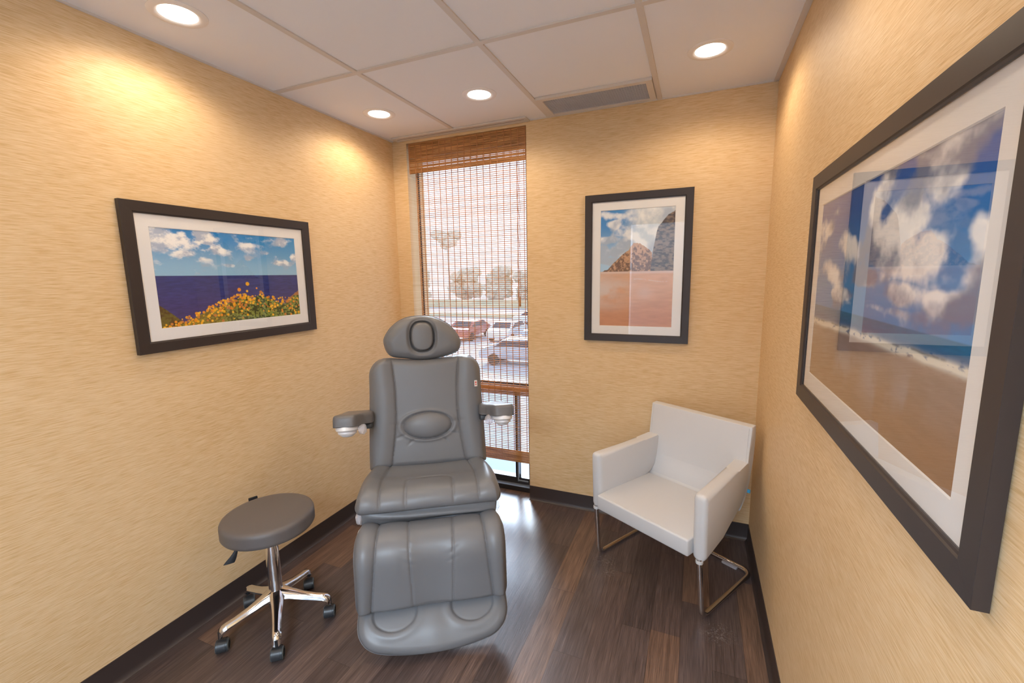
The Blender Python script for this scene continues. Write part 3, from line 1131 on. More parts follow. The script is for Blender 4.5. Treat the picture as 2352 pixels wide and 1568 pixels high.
def cushion(name, prof, halfw, L0, R, T, detail, depth, mat, parent, nu=150, nv=150, endf=None, inset=0.004):
    """prof: Curve2; halfw(l): half width along the profile; R edge radius; T puff; depth = thickness behind"""
    L = prof.L
    a = np.linspace(-1, 1, nu)
    a = 0.55 * a + 0.45 * np.sin(a * PI / 2)
    bq = np.linspace(0, 1, nv)
    bq = 0.55 * bq + 0.45 * (0.5 - 0.5 * np.cos(bq * PI))
    A, B = np.meshgrid(a, bq)
    l = B * L
    S = A * halfw(l)
    if endf is not None:
        l = endf(S, B)
    outline = [(S[0, i], l[0, i]) for i in range(0, nu, 3)] + [(S[j, -1], l[j, -1]) for j in range(0, nv, 3)] + \
              [(S[-1, i], l[-1, i]) for i in range(nu - 1, -1, -3)] + [(S[j, 0], l[j, 0]) for j in range(nv - 1, -1, -3)]
    d = seg_dist(S, l, outline)
    d[0, :] = d[-1, :] = 0
    d[:, 0] = d[:, -1] = 0
    dd = np.clip(d / R, 0, 1)
    h = T * np.sqrt(np.clip(1 - (1 - dd) ** 2, 0, 1))
    h = h + detail(S, l, d) * sm(0.0, 0.6, dd)
    v, z, nv_, nz_ = prof.at(l)

    def pts(hh, sc=1.0):
        vv, zz = v + nv_ * hh, z + nz_ * hh
        S2 = S * sc
        return (np.array(CC)[None, None] + S2[..., None] * np.array(CW) + vv[..., None] * np.array(CF) + zz[..., None] * np.array(EZ)).reshape(-1, 3)
    front = pts(h)
    back = pts(np.full_like(h, -depth), 0.97)
    idx = np.arange(nu * nv).reshape(nv, nu)
    M_ = nu * nv
    q = np.stack([idx[:-1, :-1], idx[:-1, 1:], idx[1:, 1:], idx[1:, :-1]], -1).reshape(-1, 4).tolist()
    qb = [[a_ + M_ for a_ in f[::-1]] for f in q]
    loop = list(idx[0, :]) + list(idx[1:, -1]) + list(idx[-1, -2::-1]) + list(idx[-2:0:-1, 0])
    side = [[int(loop[i]), int(loop[i]) + M_, int(loop[(i + 1) % len(loop)]) + M_, int(loop[(i + 1) % len(loop)])] for i in range(len(loop))]
    me = bpy.data.meshes.new(name)
    me.from_pydata(np.concatenate([front, back]).tolist(), [], q + qb + side)
    bm = bmesh.new()
    bm.from_mesh(me)
    bmesh.ops.recalc_face_normals(bm, faces=bm.faces)
    bm.to_mesh(me)
    bm.free()
    me.materials.append(mat)
    o = link_mesh(name, me, parent)
    # piping welt around the rim
    w = MB()
    step = max(1, len(loop) // 150)
    P3 = [Vector(front[i]) for i in loop[::step]]
    w.tube(P3, 0.0026, 6, closed=True)
    w.build('piping', MAT['gray'], o)
    return o, (S, l, front.reshape(nv, nu, 3))


def stitches(parent, grid, lines, off=0.0045, name='stitching', mat=None):
    """dashed thread on both sides of each seam line, laid on the cushion surface"""
    S, l, F = grid
    m = MB()
    flatS, flatl, P = S.ravel(), l.ravel(), F.reshape(-1, 3)
    for ln in lines:
        ln = np.array(ln, float)
        seg = np.hypot(*np.diff(ln, axis=0).T)
        cs = np.concatenate([[0], np.cumsum(seg)])
        n = int(cs[-1] / 0.0075)
        for side in (-1, 1):
            for k in range(n):
                q = []
                for dl in (0.001, 0.0055):
                    c = k * 0.0075 + dl
                    x = np.interp(c, cs, ln[:, 0])
                    y = np.interp(c, cs, ln[:, 1])
                    x2 = np.interp(c + 0.003, cs, ln[:, 0]) - np.interp(c - 0.003, cs, ln[:, 0])
                    y2 = np.interp(c + 0.003, cs, ln[:, 1]) - np.interp(c - 0.003, cs, ln[:, 1])
                    nn = math.hypot(x2, y2) + 1e-9
                    x, y = x - side * off * y2 / nn, y + side * off * x2 / nn
                    dd = (flatS - x) ** 2 + (flatl - y) ** 2
                    ii = np.argpartition(dd, 3)[:3]
                    wgt = 1 / (dd[ii] + 1e-8)
                    q.append(Vector((P[ii] * wgt[:, None]).sum(0) / wgt.sum()))
                if (q[0] - q[1]).length > 1e-4:
                    m.tube(q, 0.0007, 4, cap=False)
    absorb(parent, m.build(name, mat or MAT['thread'], parent))


# --- backrest
LB = 0.50
bprof = Curve2([(-0.395, 1.100), (-0.375, 1.02), (-0.350, 0.90), (-0.325, 0.78), (-0.300, 0.66), (-0.285, 0.585)], smooth=1)


def back_hw(l):
    r = 0.085
    k = np.clip(l / r, 0, 1)
    w = 0.266 - r + r * np.sqrt(1 - (1 - k) ** 2)
    w = w + 0.010 * sm(0.1, 0.5, l)
    return w


SL = [(0.160, 0.0), (0.156, 0.05), (0.147, 0.14), (0.145, 0.26), (0.155, 0.38), (0.176, 0.52)]
lsx, lsy = np.array([p[0] for p in SL]), np.array([p[1] for p in SL])
LUM = (0.0, 0.330, 0.112, 0.061)


def back_detail(S, l, d):
    sx_ = np.interp(l, lsy, lsx)
    ds = np.abs(np.abs(S) - sx_)
    out = groove(ds, 0.0045, 0.006)
    bol = np.clip((np.abs(S) - sx_) / (0.262 - 0.155), 0, 1)
    out = out + 0.012 * np.sin(bol * PI) * (np.abs(S) > sx_)
    inner = np.clip(np.abs(S) / sx_, 0, 1)
    out = out - 0.004 * inner ** 2 * (np.abs(S) < sx_)
    e = np.sqrt(((S - LUM[0]) / LUM[2]) ** 2 + ((l - LUM[1]) / LUM[3]) ** 2)
    out = out + np.where(e < 1, 0.026 * np.sqrt(np.clip(1 - e ** 2, 0, 1)), 0)
    out = out + groove(np.abs(e - 1) * 0.06, 0.005, 0.006) + 0.004 * np.exp(-((e - 1.18) / 0.1) ** 2)
    ang = np.arctan2(l - LUM[1], np.abs(S))
    wr = np.exp(-((ang - 0.75) / 0.05) ** 2) + np.exp(-((ang - 0.35) / 0.05) ** 2) + 0.7 * np.exp(-((ang + 0.1) / 0.06) ** 2)
    out = out - 0.0035 * wr * np.exp(-((e - 1.35) / 0.28) ** 2) * (e > 1)
    out = out + 0.0012 * (fbm(S * 14, l * 14, 3, 3) - 0.5)
    return out


def back_end(S, B):
    top = -0.016 * (np.clip(np.abs(S) / 0.18, 0, 1) ** 2) + 0.013
    return top * (1 - B) ** 3 + B * bprof.L


backrest, bgrid = cushion('backrest', bprof, back_hw, 0, 0.035, 0.045, back_detail, 0.055, MAT['gray'], chair, 190, 200, endf=back_end)
ell = [(LUM[0] + LUM[2] * 1.05 * math.cos(a * PI / 30), LUM[1] + LUM[3] * 1.07 * math.sin(a * PI / 30)) for a in range(61)]
stitches(backrest, bgrid, [[(x, y) for x, y in SL if y < 0.5], [(-x, y) for x, y in SL if y < 0.5], ell])

# --- headrest (polar grid)
HO = [(-0.197, 1.178), (-0.19, 1.208), (-0.162, 1.248), (-0.121, 1.28), (-0.075, 1.297), (-0.015, 1.301), (0.044, 1.293), (0.097, 1.269), (0.136, 1.236),
      (0.165, 1.19), (0.171, 1.158), (0.16, 1.127), (0.132, 1.111), (0.069, 1.095), (-0.012, 1.087), (-0.098, 1.098), (-0.157, 1.108), (-0.185, 1.133)]
hc = (-0.013, 1.19)
hp = [(a - hc[0], b - hc[1]) for a, b in HO]
hp = [((x - (-hp[(-k + 9) % 18][0] if False else -x)) / 2, y) for k, (x, y) in enumerate(hp)]
# closed catmull-rom
cl = []
n_ = len(hp)
for i in range(n_):
    p0_, p1_, p2_, p3_ = [np.array(hp[(i + j) % n_]) for j in (-1, 0, 1, 2)]
    for k in range(8):
        t_ = k / 8
        cl.append(0.5 * ((2 * p1_) + (p2_ - p0_) * t_ + (2 * p0_ - 5 * p1_ + 4 * p2_ - p3_) * t_ ** 2 + (3 * p1_ - p0_ - 3 * p2_ + p3_) * t_ ** 3))
cl = np.array(cl)
NA, NR = len(cl), 90
rr = np.linspace(0, 1, NR)
rr = np.sin(rr * PI / 2) * 0.5 + rr * 0.5
X = rr[:, None] * cl[None, :, 0]
Z = rr[:, None] * cl[None, :, 1]
dd = seg_dist(X, Z, [tuple(p) for p in cl])
dd[-1] = 0
q_ = np.clip(dd / 0.055, 0, 1)
hh = 0.045 * np.sqrt(np.clip(1 - (1 - q_) ** 2, 0, 1))
ex, ez, ea, eb = 0.0, 0.014, 0.052, 0.066
p4 = 2.6
E_ = (np.abs((X - ex) / ea) ** p4 + np.abs((Z - ez) / eb) ** p4) ** (1 / p4)
hh = hh - 0.026 * np.exp(-((E_ - 1.06) / 0.075) ** 2) - 0.010 * np.exp(-((E_ - 1.22) / 0.13) ** 2)
hh = hh + np.where(E_ < 1, 0.006 * (1 - E_ ** 2), 0)
hv = -0.405 + 0.03 * (Z * -1) / 0.1 * 0.35
tilt = -0.10 * Z
P3 = np.array(CC)[None, None] + (X + hc[0] + 0.004)[..., None] * np.array(CW) + (-0.405 + tilt + hh)[..., None] * np.array(CF) + (Z + hc[1])[..., None] * np.array(EZ)
Pb = np.array(CC)[None, None] + (X * 0.97 + hc[0] + 0.004)[..., None] * np.array(CW) + (-0.405 + tilt - 0.035 * np.sqrt(np.clip(1 - (1 - q_) ** 2, 0, 1)))[..., None] * np.array(CF) + (Z * 0.97 + hc[1])[..., None] * np.array(EZ)
vs = np.concatenate([P3.reshape(-1, 3), Pb.reshape(-1, 3)]).tolist()
M_ = NA * NR
fs = []
for i in range(NR - 1):
    for k in range(NA):
        k2 = (k + 1) % NA
        if i == 0:
            fs.append([0 * NA, (i + 1) * NA + k2, (i + 1) * NA + k][::-1])
            fs.append([M_, M_ + (i + 1) * NA + k, M_ + (i + 1) * NA + k2][::-1])
        else:
            fs.append([i * NA + k, i * NA + k2, (i + 1) * NA + k2, (i + 1) * NA + k])
            fs.append([M_ + i * NA + k, M_ + (i + 1) * NA + k, M_ + (i + 1) * NA + k2, M_ + i * NA + k2])
for k in range(NA):
    k2 = (k + 1) % NA
    fs.append([(NR - 1) * NA + k, (NR - 1) * NA + k2, M_ + (NR - 1) * NA + k2, M_ + (NR - 1) * NA + k])
me = bpy.data.meshes.new('headrest')
me.from_pydata(vs, [], fs)
bm = bmesh.new()
bm.from_mesh(me)
bmesh.ops.delete(bm, geom=[v for v in bm.verts if not v.link_faces], context='VERTS')
bmesh.ops.recalc_face_normals(bm, faces=bm.faces)
bm.to_mesh(me)
bm.free()
me.materials.append(MAT['gray'])
head = link_mesh('headrest', me, chair)
wm = MB()
wm.tube([Vector(p) for p in P3[-1][::2]], 0.0026, 6, closed=True)
wm.build('piping', MAT['gray_dark'], head)
MB().prism([cp(-0.06, -0.43, 1.16), cp(0.06, -0.43, 1.16), cp(0.06, -0.425, 0.98), cp(-0.06, -0.425, 0.98)], CF * -0.03, 0.006).build('headrest_bracket', MAT['black'], chair)

# --- seat
sprof = Curve2([(-0.330, 0.560), (-0.270, 0.556), (-0.150, 0.552), (-0.070, 0.555), (-0.028, 0.555), (-0.006, 0.549), (0.006, 0.540), (0.010, 0.524)], smooth=1)


def seat_hw(l):
    # narrows toward the rear, rounded front lower corners
    w = 0.262 + 0.042 * sm(0.02, 0.20, l)
    k = np.clip((sprof.L - l) / 0.035, 0, 1)
    return w - 0.022 * (1 - np.sqrt(1 - (1 - k) ** 2))


SLs = np.array([(0.176, 0.0), (0.180, 0.06), (0.196, 0.14), (0.205, 0.22), (0.205, 0.50)])


def seat_detail(S, l, d):
    sx_ = np.interp(l, SLs[:, 1], SLs[:, 0])
    a = np.abs(S)
    out = groove(np.abs(a - sx_), 0.0045, 0.006)
    side = np.clip((a - sx_) / 0.1, 0, 1)
    out = out + 0.016 * np.sin(side * PI) * (a > sx_) * (1 - 0.5 * sm(0.25, 0.36, l))
    # thigh roll at the front centre
    fr_ = sm(0.185, 0.215, l)
    e = ((a / 0.1) ** 2.6 + (np.clip(0.275 - l, 0, 1) / 0.068) ** 2.6) ** (1 / 2.6)
    out = out + groove(np.abs(e - 1) * 0.08, 0.0045, 0.0055)
    out = out + 0.006 * (1 - (a / 0.1) ** 2) * (a < 0.1) * sm(0.21, 0.26, l)
    out = out + 0.0028 * np.cos(np.clip((a - 0.15) / 0.05, -1, 1) * PI / 2) * fr_
    out = out - 0.010 * np.exp(-((l - 0.14) / 0.09) ** 2) * (a < sx_) * (1 - (a / 0.21) ** 2)
    return out


seat, sgrid = cushion('seat', sprof, seat_hw, 0, 0.045, 0.055, seat_detail, 0.028, MAT['gray'], chair, 190, 170)
stitches(seat, sgrid, [[tuple(p) for p in SLs if p[1] < 0.4] + [(0.205, 0.385)], [(-p[0], p[1]) for p in SLs if p[1] < 0.4] + [(-0.205, 0.385)],
                       [(0.099, 0.275), (0.100, 0.375)], [(-0.099, 0.275), (-0.100, 0.375)]])

# --- hanging flap under the seat front
fl = MB()
nU, nW = 60, 18
pts = []
for j in range(nW):
    b_ = j / (nW - 1)
    row = []
    for i in range(nU):
        a_ = i / (nU - 1) * 2 - 1
        u = a_ * (0.287 - 0.01 * b_)
        fold = 0.018 * math.exp(-((b_ - 0.35 - 0.18 * a_) / 0.20) ** 2) - 0.016 * math.exp(-((b_ - 0.80 + 0.06 * a_) / 0.16) ** 2)
        row.append(fl.bm.verts.new(cp(u, 0.006 + fold * (1 - a_ ** 4) + 0.006 * b_, 0.525 - 0.078 * b_ + 0.003 * math.sin(a_ * 3))))
    pts.append(row)
for j in range(nW - 1):
    for i in range(nU - 1):
        fl.bm.faces.new([pts[j][i], pts[j][i + 1], pts[j + 1][i + 1], pts[j + 1][i]])
flap = fl.build('seat_flap', MAT['gray'], chair)
md = flap.modifiers.new('thick', 'SOLIDIFY')
md.thickness = 0.004

# --- leg rest
lprof = Curve2([(0.000, 0.443), (0.050, 0.438), (0.090, 0.420), (0.112, 0.392), (0.120, 0.350), (0.124, 0.29), (0.129, 0.235), (0.132, 0.177)], smooth=1)


def leg_hw(l):
    k = np.clip(l / 0.07, 0, 1)
    k2 = np.clip((lprof.L - l) / 0.03, 0, 1)
    return 0.302 - 0.035 * (1 - np.sqrt(1 - (1 - k) ** 2)) - 0.012 * (1 - np.sqrt(1 - (1 - k2) ** 2))


def leg_detail(S, l, d):
    a = np.abs(S)
    t_ = l / lprof.L
    s1 = 0.207 + 0.036 * t_
    s2 = 0.092 - 0.014 * t_
    out = groove(np.abs(a - s1), 0.0045, 0.007) + groove(np.abs(a - s2), 0.0045, 0.006)
    out = out + 0.014 * np.sin(np.clip((a - s1) / (0.300 - s1), 0, 1) * PI)
    mid = np.clip((a - s2) / (s1 - s2), 0, 1)
    out = out + 0.005 * np.sin(mid * PI)
    out = out - 0.009 * sm(0.15, 0.4, t_) * (1 - np.clip(a / s2, 0, 1) ** 2.5)
    pk = np.exp(-(((a - s2) + 0.006 * np.sin(l * 200)) / 0.02) ** 2) * np.sin(l * 260 + a * 90)
    out = out + 0.0012 * pk * np.exp(-((t_ - 0.38) / 0.14) ** 2)
    return out + 0.0015 * (fbm(S * 12, l * 12, 8, 3) - 0.5)


leg, lgrid = cushion('leg_rest', lprof, leg_hw, 0, 0.026, 0.036, leg_detail, 0.05, MAT['gray'], chair, 200, 180)
LL = lprof.L
stitches(leg, lgrid, [[(sg * (0.207 + 0.036 * t_), t_ * LL) for t_ in (0.08, 0.3, 0.6, 0.97)] for sg in (-1, 1)] +
         [[(sg * (0.092 - 0.014 * t_), t_ * LL) for t_ in (0.08, 0.3, 0.6, 0.97)] for sg in (-1, 1)])

# --- foot rest
fprof = Curve2([(0.088, 0.158), (0.120, 0.139), (0.152, 0.113), (0.182, 0.083), (0.210, 0.040), (0.217, 0.024)], smooth=1)
FL_ = fprof.L


def foot_hw(l):
    k2 = np.clip((FL_ - l) / 0.118, 0, 1)
    k1 = np.clip(l / 0.03, 0, 1)
    return 0.300 - 0.115 * (1 - np.sqrt(1 - (1 - k2) ** 2)) - 0.012 * (1 - np.sqrt(1 - (1 - k1) ** 2))


def foot_end(S, B):
    bot = FL_ - 0.020 * np.clip(np.abs(S) / 0.2, 0, 1) ** 2
    return B * bot


def heel(S, l):
    a = np.abs(S) - 0.155
    y = l - 0.0
    return np.where(y > 0.045, np.sqrt((a / 0.088) ** 2 + ((y - 0.045) / 0.062) ** 2), np.abs(a) / 0.088)


def foot_detail(S, l, d):
    e = heel(S, l)
    out = -0.007 * (1 - sm(0.84, 1.08, e))
    out = out + groove(np.abs(e - 0.93) * 0.08, 0.004, 0.004) + 0.002 * np.exp(-((e - 1.22) / 0.16) ** 2)
    out = out + 0.002 * (1 - sm(0.0, 0.06, np.abs(S))) * sm(0.02, 0.08, l)
    return out


foot, fgrid = cushion('foot_rest', fprof, foot_hw, 0, 0.032, 0.030, foot_detail, 0.035, MAT['gray'], chair, 200, 120, endf=foot_end)
hl = []
for sg in (-1, 1):
    p = [(sg * (0.155 - 0.084), 0.012), (sg * (0.155 - 0.084), 0.045)]
    p += [(sg * (0.155 - 0.084 * math.cos(k * PI / 14)), 0.045 + 0.059 * math.sin(k * PI / 14)) for k in range(1, 14)]
    p += [(sg * (0.155 + 0.084), 0.045), (sg * (0.155 + 0.084), 0.012)]
    hl.append(p)
stitches(foot, fgrid, hl)

# --- white shells behind leg and foot rest, seat pan, column and base
sh = MB()
sh.prism([cp(-0.290, -0.045, 0.452), cp(-0.290, 0.035, 0.462), cp(-0.290, 0.070, 0.38), cp(-0.290, 0.075, 0.19), cp(-0.290, -0.01, 0.19)], CW * 0.580, 0.012, 3)
sh.build('leg_rest_shell', MAT['white_plastic'], chair)
for sg in (-1, 1):
    sh = MB()
    c0 = [(0.272, 0.006, 0.462), (0.280, 0.016, 0.465), (0.287, 0.026, 0.463), (0.292, 0.036, 0.456)]
    sh.tube(catmull([cp(sg * a_, b_, c_) for a_, b_, c_ in c0], 5), [0.0042] * 16, 8)
    sh.build('shell_edge', MAT['white_plastic'], chair)
    sh = MB()
    c0 = [(0.255, 0.090, 0.190), (0.272, 0.112, 0.190), (0.287, 0.118, 0.184), (0.296, 0.118, 0.174)]
    sh.tube(catmull([cp(sg * a_, b_, c_) for a_, b_, c_ in c0], 5), [0.0045] * 16, 8)
    sh.build('shell_edge', MAT['white_plastic'], chair)
sh = MB()
sh.prism([cp(-0.25, 0.06, 0.165), cp(-0.25, 0.115, 0.13), cp(-0.25, 0.155, 0.06), cp(-0.25, 0.11, 0.05), cp(-0.25, 0.04, 0.13)], CW * 0.50, 0.010, 3)
sh.build('foot_rest_shell', MAT['white_plastic'], chair)
MB().prism([cp(-0.235, -0.33, 0.530), cp(-0.255, -0.04, 0.520), cp(-0.255, -0.04, 0.46), cp(-0.235, -0.33, 0.47)], CW * 0.49, 0.012, 3).build('seat_pan', MAT['white_plastic'], chair)
MB().prism([cp(-0.11, -0.38, 0.07), cp(0.11, -0.38, 0.07), cp(0.11, -0.16, 0.07), cp(-0.11, -0.16, 0.07)], EZ * 0.41, 0.02, 3).build('lift_column', MAT['white_plastic'], chair)
MB().prism([cp(-0.20, -0.62, 0.0), cp(0.20, -0.62, 0.0), cp(0.20, 0.0, 0.0), cp(-0.20, 0.0, 0.0)], EZ * 0.075, 0.015, 3).build('base', MAT['white_plastic'], chair)
# back shell
MB().prism([cp(-0.225, -0.455, 1.06), cp(0.225, -0.455, 1.06), cp(0.235, -0.36, 0.60), cp(-0.235, -0.36, 0.60)], CF * -0.018, 0.008, 2).build('back_shell', MAT['white_plastic'], chair)


def crumple(name, c, r, seed, parent, sq=(1, 1, 1)):
    m = MB()
    r_ = random.Random(seed)
    bmesh.ops.create_icosphere(m.bm, subdivisions=2, radius=1.0)
    for v in m.bm.verts:
        k = 0.82 + 0.32 * r_.random()
        d_ = v.co.copy()
        v.co = Vector(c) + CW * d_.x * r * k * sq[0] + CF * d_.y * r * k * sq[1] + EZ * d_.z * r * k * sq[2]
    return m.build(name, MAT['wrap'], parent, smooth=False)


crumple('plastic_wrap', cp(-0.292, 0.0, 0.500), 0.021, 4, chair, (0.75, 1, 1.3))
crumple('plastic_wrap', cp(0.290, -0.005, 0.490), 0.016, 8, chair, (0.6, 1, 1.5))

# --- manufacturer tag on the backrest side
def on_surface(grid, u, l, off):
    S_, l_, F_ = grid
    d_ = ((S_ - u) ** 2 + (l_ - l) ** 2).ravel()
    ii = np.argpartition(d_, 4)[:4]
    w_ = 1 / (d_[ii] + 1e-9)
    p_ = (F_.reshape(-1, 3)[ii] * w_[:, None]).sum(0) / w_.sum()
    return Vector(p_) + CF * off


tg = MB()
tg.prism([on_surface(bgrid, u_, l_, 0.0015) for u_, l_ in ((0.232, 0.128), (0.247, 0.128), (0.247, 0.158), (0.232, 0.158))], CF * 0.0015)
t_o = tg.build('care_tag', MAT['tag_white'], chair, smooth=False)
tr_ = MB()
for l0, l1 in ((0.134, 0.142), (0.146, 0.151)):
    tr_.prism([on_surface(bgrid, u_, l_, 0.0031) for u_, l_ in ((0.236, l0), (0.243, l0), (0.243, l1), (0.236, l1))], CF * 0.0006)
absorb(t_o, tr_.build('tag_print', MAT['tag_red'], t_o, smooth=False))


# --- armrests
def armrest(sg):
    piv = cp(sg * 0.318, -0.10, 0.905)
    rot = Matrix.Rotation(math.radians(-13.0), 4, CW)
    M4 = Matrix.Translation(piv) @ rot @ Matrix.Translation(-piv)

    def ap(u, v, z):
        return M4 @ cp(sg * u, v, z)
    root = bpy.data.objects.new('armrest', None)
    COL.objects.link(root)
    root.parent = chair
    root.location = Vector(piv) - Vector(chair.location)
    # padded top: waisted outline, rounded all over
    m = MB()
    outl = [(0.389, -0.128), (0.384, -0.108), (0.366, -0.101), (0.318, -0.101), (0.300, -0.111), (0.286, -0.150), (0.272, -0.195), (0.251, -0.232), (0.246, -0.262),
            (0.250, -0.350), (0.262, -0.380), (0.300, -0.388), (0.368, -0.386), (0.386, -0.366)]
    oc = []
    for i in range(len(outl)):
        a_, b_, c_, d_ = [np.array(outl[(i + j) % len(outl)]) for j in (-1, 0, 1, 2)]
        for k in range(4):
            t_ = k / 4
            oc.append(0.5 * ((2 * b_) + (c_ - a_) * t_ + (2 * a_ - 5 * b_ + 4 * c_ - d_) * t_ ** 2 + (3 * b_ - a_ - 3 * c_ + d_) * t_ ** 3))
    cen = np.mean(oc, axis=0)
    rings = []
    for ins, zz in ((0.004, 0.866), (0.0, 0.869), (0.0, 0.900), (0.0015, 0.908), (0.005, 0.9135), (0.011, 0.9165), (0.022, 0.9180), (0.040, 0.9188)):
        ring = []
        for p_ in oc:
            d_ = p_ - cen
            L_ = np.linalg.norm(d_)
            q_3 = p_ - d_ / L_ * min(ins * 1.1, L_ * 0.9)
            ring.append(m.bm.verts.new(ap(q_3[0], q_3[1], zz)))
        rings.append(ring)
    for A, B in zip(rings[:-1], rings[1:]):
        n = len(A)
        for i in range(n):
            m.bm.faces.new([A[i], A[(i + 1) % n], B[(i + 1) % n], B[i]])
    m.bm.faces.new(rings[0])
    vc_ = m.bm.verts.new(ap(cen[0], cen[1], 0.919))
    for i in range(len(rings[-1])):
        m.bm.faces.new([rings[-1][i], rings[-1][(i + 1) % len(rings[-1])], vc_])
    pad = m.build('armrest_pad', MAT['gray_dark'], root)
    # stepped white housing below, longer than wide
    w = MB()
    c = cp(sg * 0.3425, -0.172, 0)
    ang = TH
    w.lathe([(0, 0.868), (0.0455, 0.868), (0.0475, 0.862), (0.0475, 0.852), (0.043, 0.846), (0.038, 0.8445), (0.0385, 0.838), (0.036, 0.833), (0.031, 0.831), (0.029, 0.827), (0.020, 0.821), (0.010, 0.819), (0, 0.8185)],
            (c.x, c.y, 0), 40, sx=1.0, sy=1.55, ang=ang, mtx=M4)
    w.build('armrest_housing', MAT['white_plastic'], root)
    b = MB()
    b.box((-0.5, -0.5, -0.5), (0.5, 0.5, 0.5), 0.12, 2, mtx=M4 @ Matrix.Translation(cp(sg * 0.276, -0.27, 0.853)) @ Matrix.Rotation(TH, 4, 'Z') @ Matrix.Diagonal((0.055, 0.05, 0.026, 1)))
    b.build('armrest_bracket', MAT['black'], root)
    cw = crumple('plastic_wrap', M4 @ cp(sg * 0.281, -0.17, 0.848), 0.024, 5 + sg, root, (0.8, 1.2, 1.0))
    return root


armrest(-1)
armrest(1)

# ------------------------------------------------------------------ white armchair
TA = math.radians(-30.0)
AW = Vector((math.cos(TA), math.sin(TA), 0))
AF = Vector((math.sin(TA), -math.cos(TA), 0))
AC = Vector((1.7855, -0.5735, 0)) + AW * (-0.012)


def aq(u, v, z):
    return AC + AW * u + AF * v + EZ * z


arm = thing('armchair', 'white leather armchair on a chrome cantilever tube frame, in the right corner', 'armchair', tuple(aq(0, -0.2, 0)))
side = [(0.052, 0.587), (0.040, 0.284), (-0.140, 0.332), (-0.255, 0.358), (-0.340, 0.395), (-0.395, 0.445), (-0.418, 0.510), (-0.432, 0.603), (-0.380, 0.600), (-0.285, 0.592)]
for sg in (-1, 1):
    m = MB()
    u0, u1 = (0.253, 0.315)
    # the arms toe in towards the back
    toe = lambda v: -0.095 * (0.052 - v)
    m.prism([aq(sg * (u0 + toe(v)), v, z) for v, z in side], AW * sg * (u1 - u0), 0.023, 6)
    ar = m.build('armrest', MAT['white_leather'], arm)
# seat cushion
m = MB()
m.prism([aq(-0.2515, 0.066, 0.300), aq(-0.2515, 0.070, 0.378), aq(-0.2515, -0.33, 0.393), aq(-0.2515, -0.33, 0.375), aq(-0.2515, -0.26, 0.345), aq(-0.2515, -0.10, 0.302)], AW * 0.503, 0.008, 4)
seat_a = m.build('seat', MAT['white_leather'], arm)
st = MB()
st.tube([aq(u, 0.0605, 0.3785) for u in np.linspace(-0.246, 0.246, 24)], 0.0009, 5)
absorb(seat_a, st.build('stitching', MAT['white_thread'], seat_a))
# backrest
m = MB()
bw = 0.272
prof = [(-0.335, 0.375), (-0.352, 0.395), (-0.378, 0.50), (-0.392, 0.62), (-0.408, 0.768), (-0.448, 0.772), (-0.452, 0.70), (-0.440, 0.60), (-0.420, 0.50), (-0.385, 0.42), (-0.350, 0.385)]
m.prism([aq(-bw, v, z) for v, z in prof], AW * (2 * bw), 0.009, 4)
bk = m.build('backrest', MAT['white_leather'], arm)
st = MB()
for sg in (-1, 1):
    st.tube([aq(sg * (bw - 0.012), v + 0.0015, z) for v, z in ((-0.391, 0.605), (-0.397, 0.66), (-0.4075, 0.76))], 0.0009, 5)
absorb(bk, st.build('stitching', MAT['white_thread'], bk))
tgm = MB().box((-0.5, -0.5, -0.5), (0.5, 0.5, 0.5), 0, mtx=Matrix.Translation(aq(0.276, -0.405, 0.455)) @ Matrix.Rotation(TA, 4, 'Z') @ Matrix.Diagonal((0.014, 0.006, 0.016, 1)))
tgm.build('brand_tag', MAT['tag_blue'], arm, smooth=False)
# steel frame
RT = 0.0118
xs = 0.292
path = [aq(-xs + 0.006, 0.034, 0.300), aq(-xs, 0.002, RT), aq(-xs, -0.458, RT), aq(xs, -0.458, RT), aq(xs, 0.002, RT), aq(xs - 0.006, 0.034, 0.300)]
m = MB()
m.tube(fillet(path, [0.045, 0.055, 0.055, 0.045], 10), RT, 20)
m.build('tube_frame', MAT['steel'], arm)
for sg in (-1, 1):
    m = MB()
    m.lathe([(0, 0.003), (0.0145, 0.003), (0.0155, 0.006), (0.0155, 0.016), (0, 0.016)], tuple(aq(sg * (xs - 0.006), 0.0325, 0.276)), 20)
    m.build('leg_collar', MAT['white_leather'], arm)
    m = MB()
    m.box((-0.5, -0.5, -0.5), (0.5, 0.5, 0.5), 0.1, 2, mtx=Matrix.Translation(aq(sg * 0.19, -0.450, 0.0060)) @ Matrix.Rotation(TA, 4, 'Z') @ Matrix.Diagonal((0.075, 0.030, 0.011, 1)))
    m.build('floor_glide', MAT['wrap'], arm)

# ------------------------------------------------------------------ rolling stool
SX, SY = 0.316, -1.405
stool = thing('rolling_stool', 'round grey padded stool on a chrome five-star base with castors, by the left wall', 'stool', (SX, SY, 0))
m = MB()
R_, ZT = 0.178, 0.523
m.lathe([(0, ZT), (0.10, ZT - 0.0005), (0.150, ZT - 0.002), (R_ - 0.018, ZT - 0.003), (R_ - 0.010, ZT - 0.0048), (R_ - 0.004, ZT - 0.009), (R_ - 0.001, ZT - 0.015), (R_, ZT - 0.022), (R_, ZT - 0.030),
         (R_, ZT - 0.052), (R_, ZT - 0.060), (R_ - 0.004, ZT - 0.067), (R_ - 0.010, ZT - 0.0695), (R_ - 0.018, ZT - 0.070), (0.10, ZT - 0.070), (0, ZT - 0.070)], (SX, SY, 0), 96)
so = m.build('seat', MAT['stool'], stool)
m = MB()
m.box((-0.5, -0.5, -0.5), (0.5, 0.5, 0.5), 0.1, 2, mtx=Matrix.Translation((SX - 0.178, SY + 0.066, ZT - 0.012)) @ Matrix.Rotation(math.radians(68), 4, 'Z') @ Matrix.Diagonal((0.036, 0.006, 0.020, 1)))
m.build('seat_tab', MAT['black'], stool)
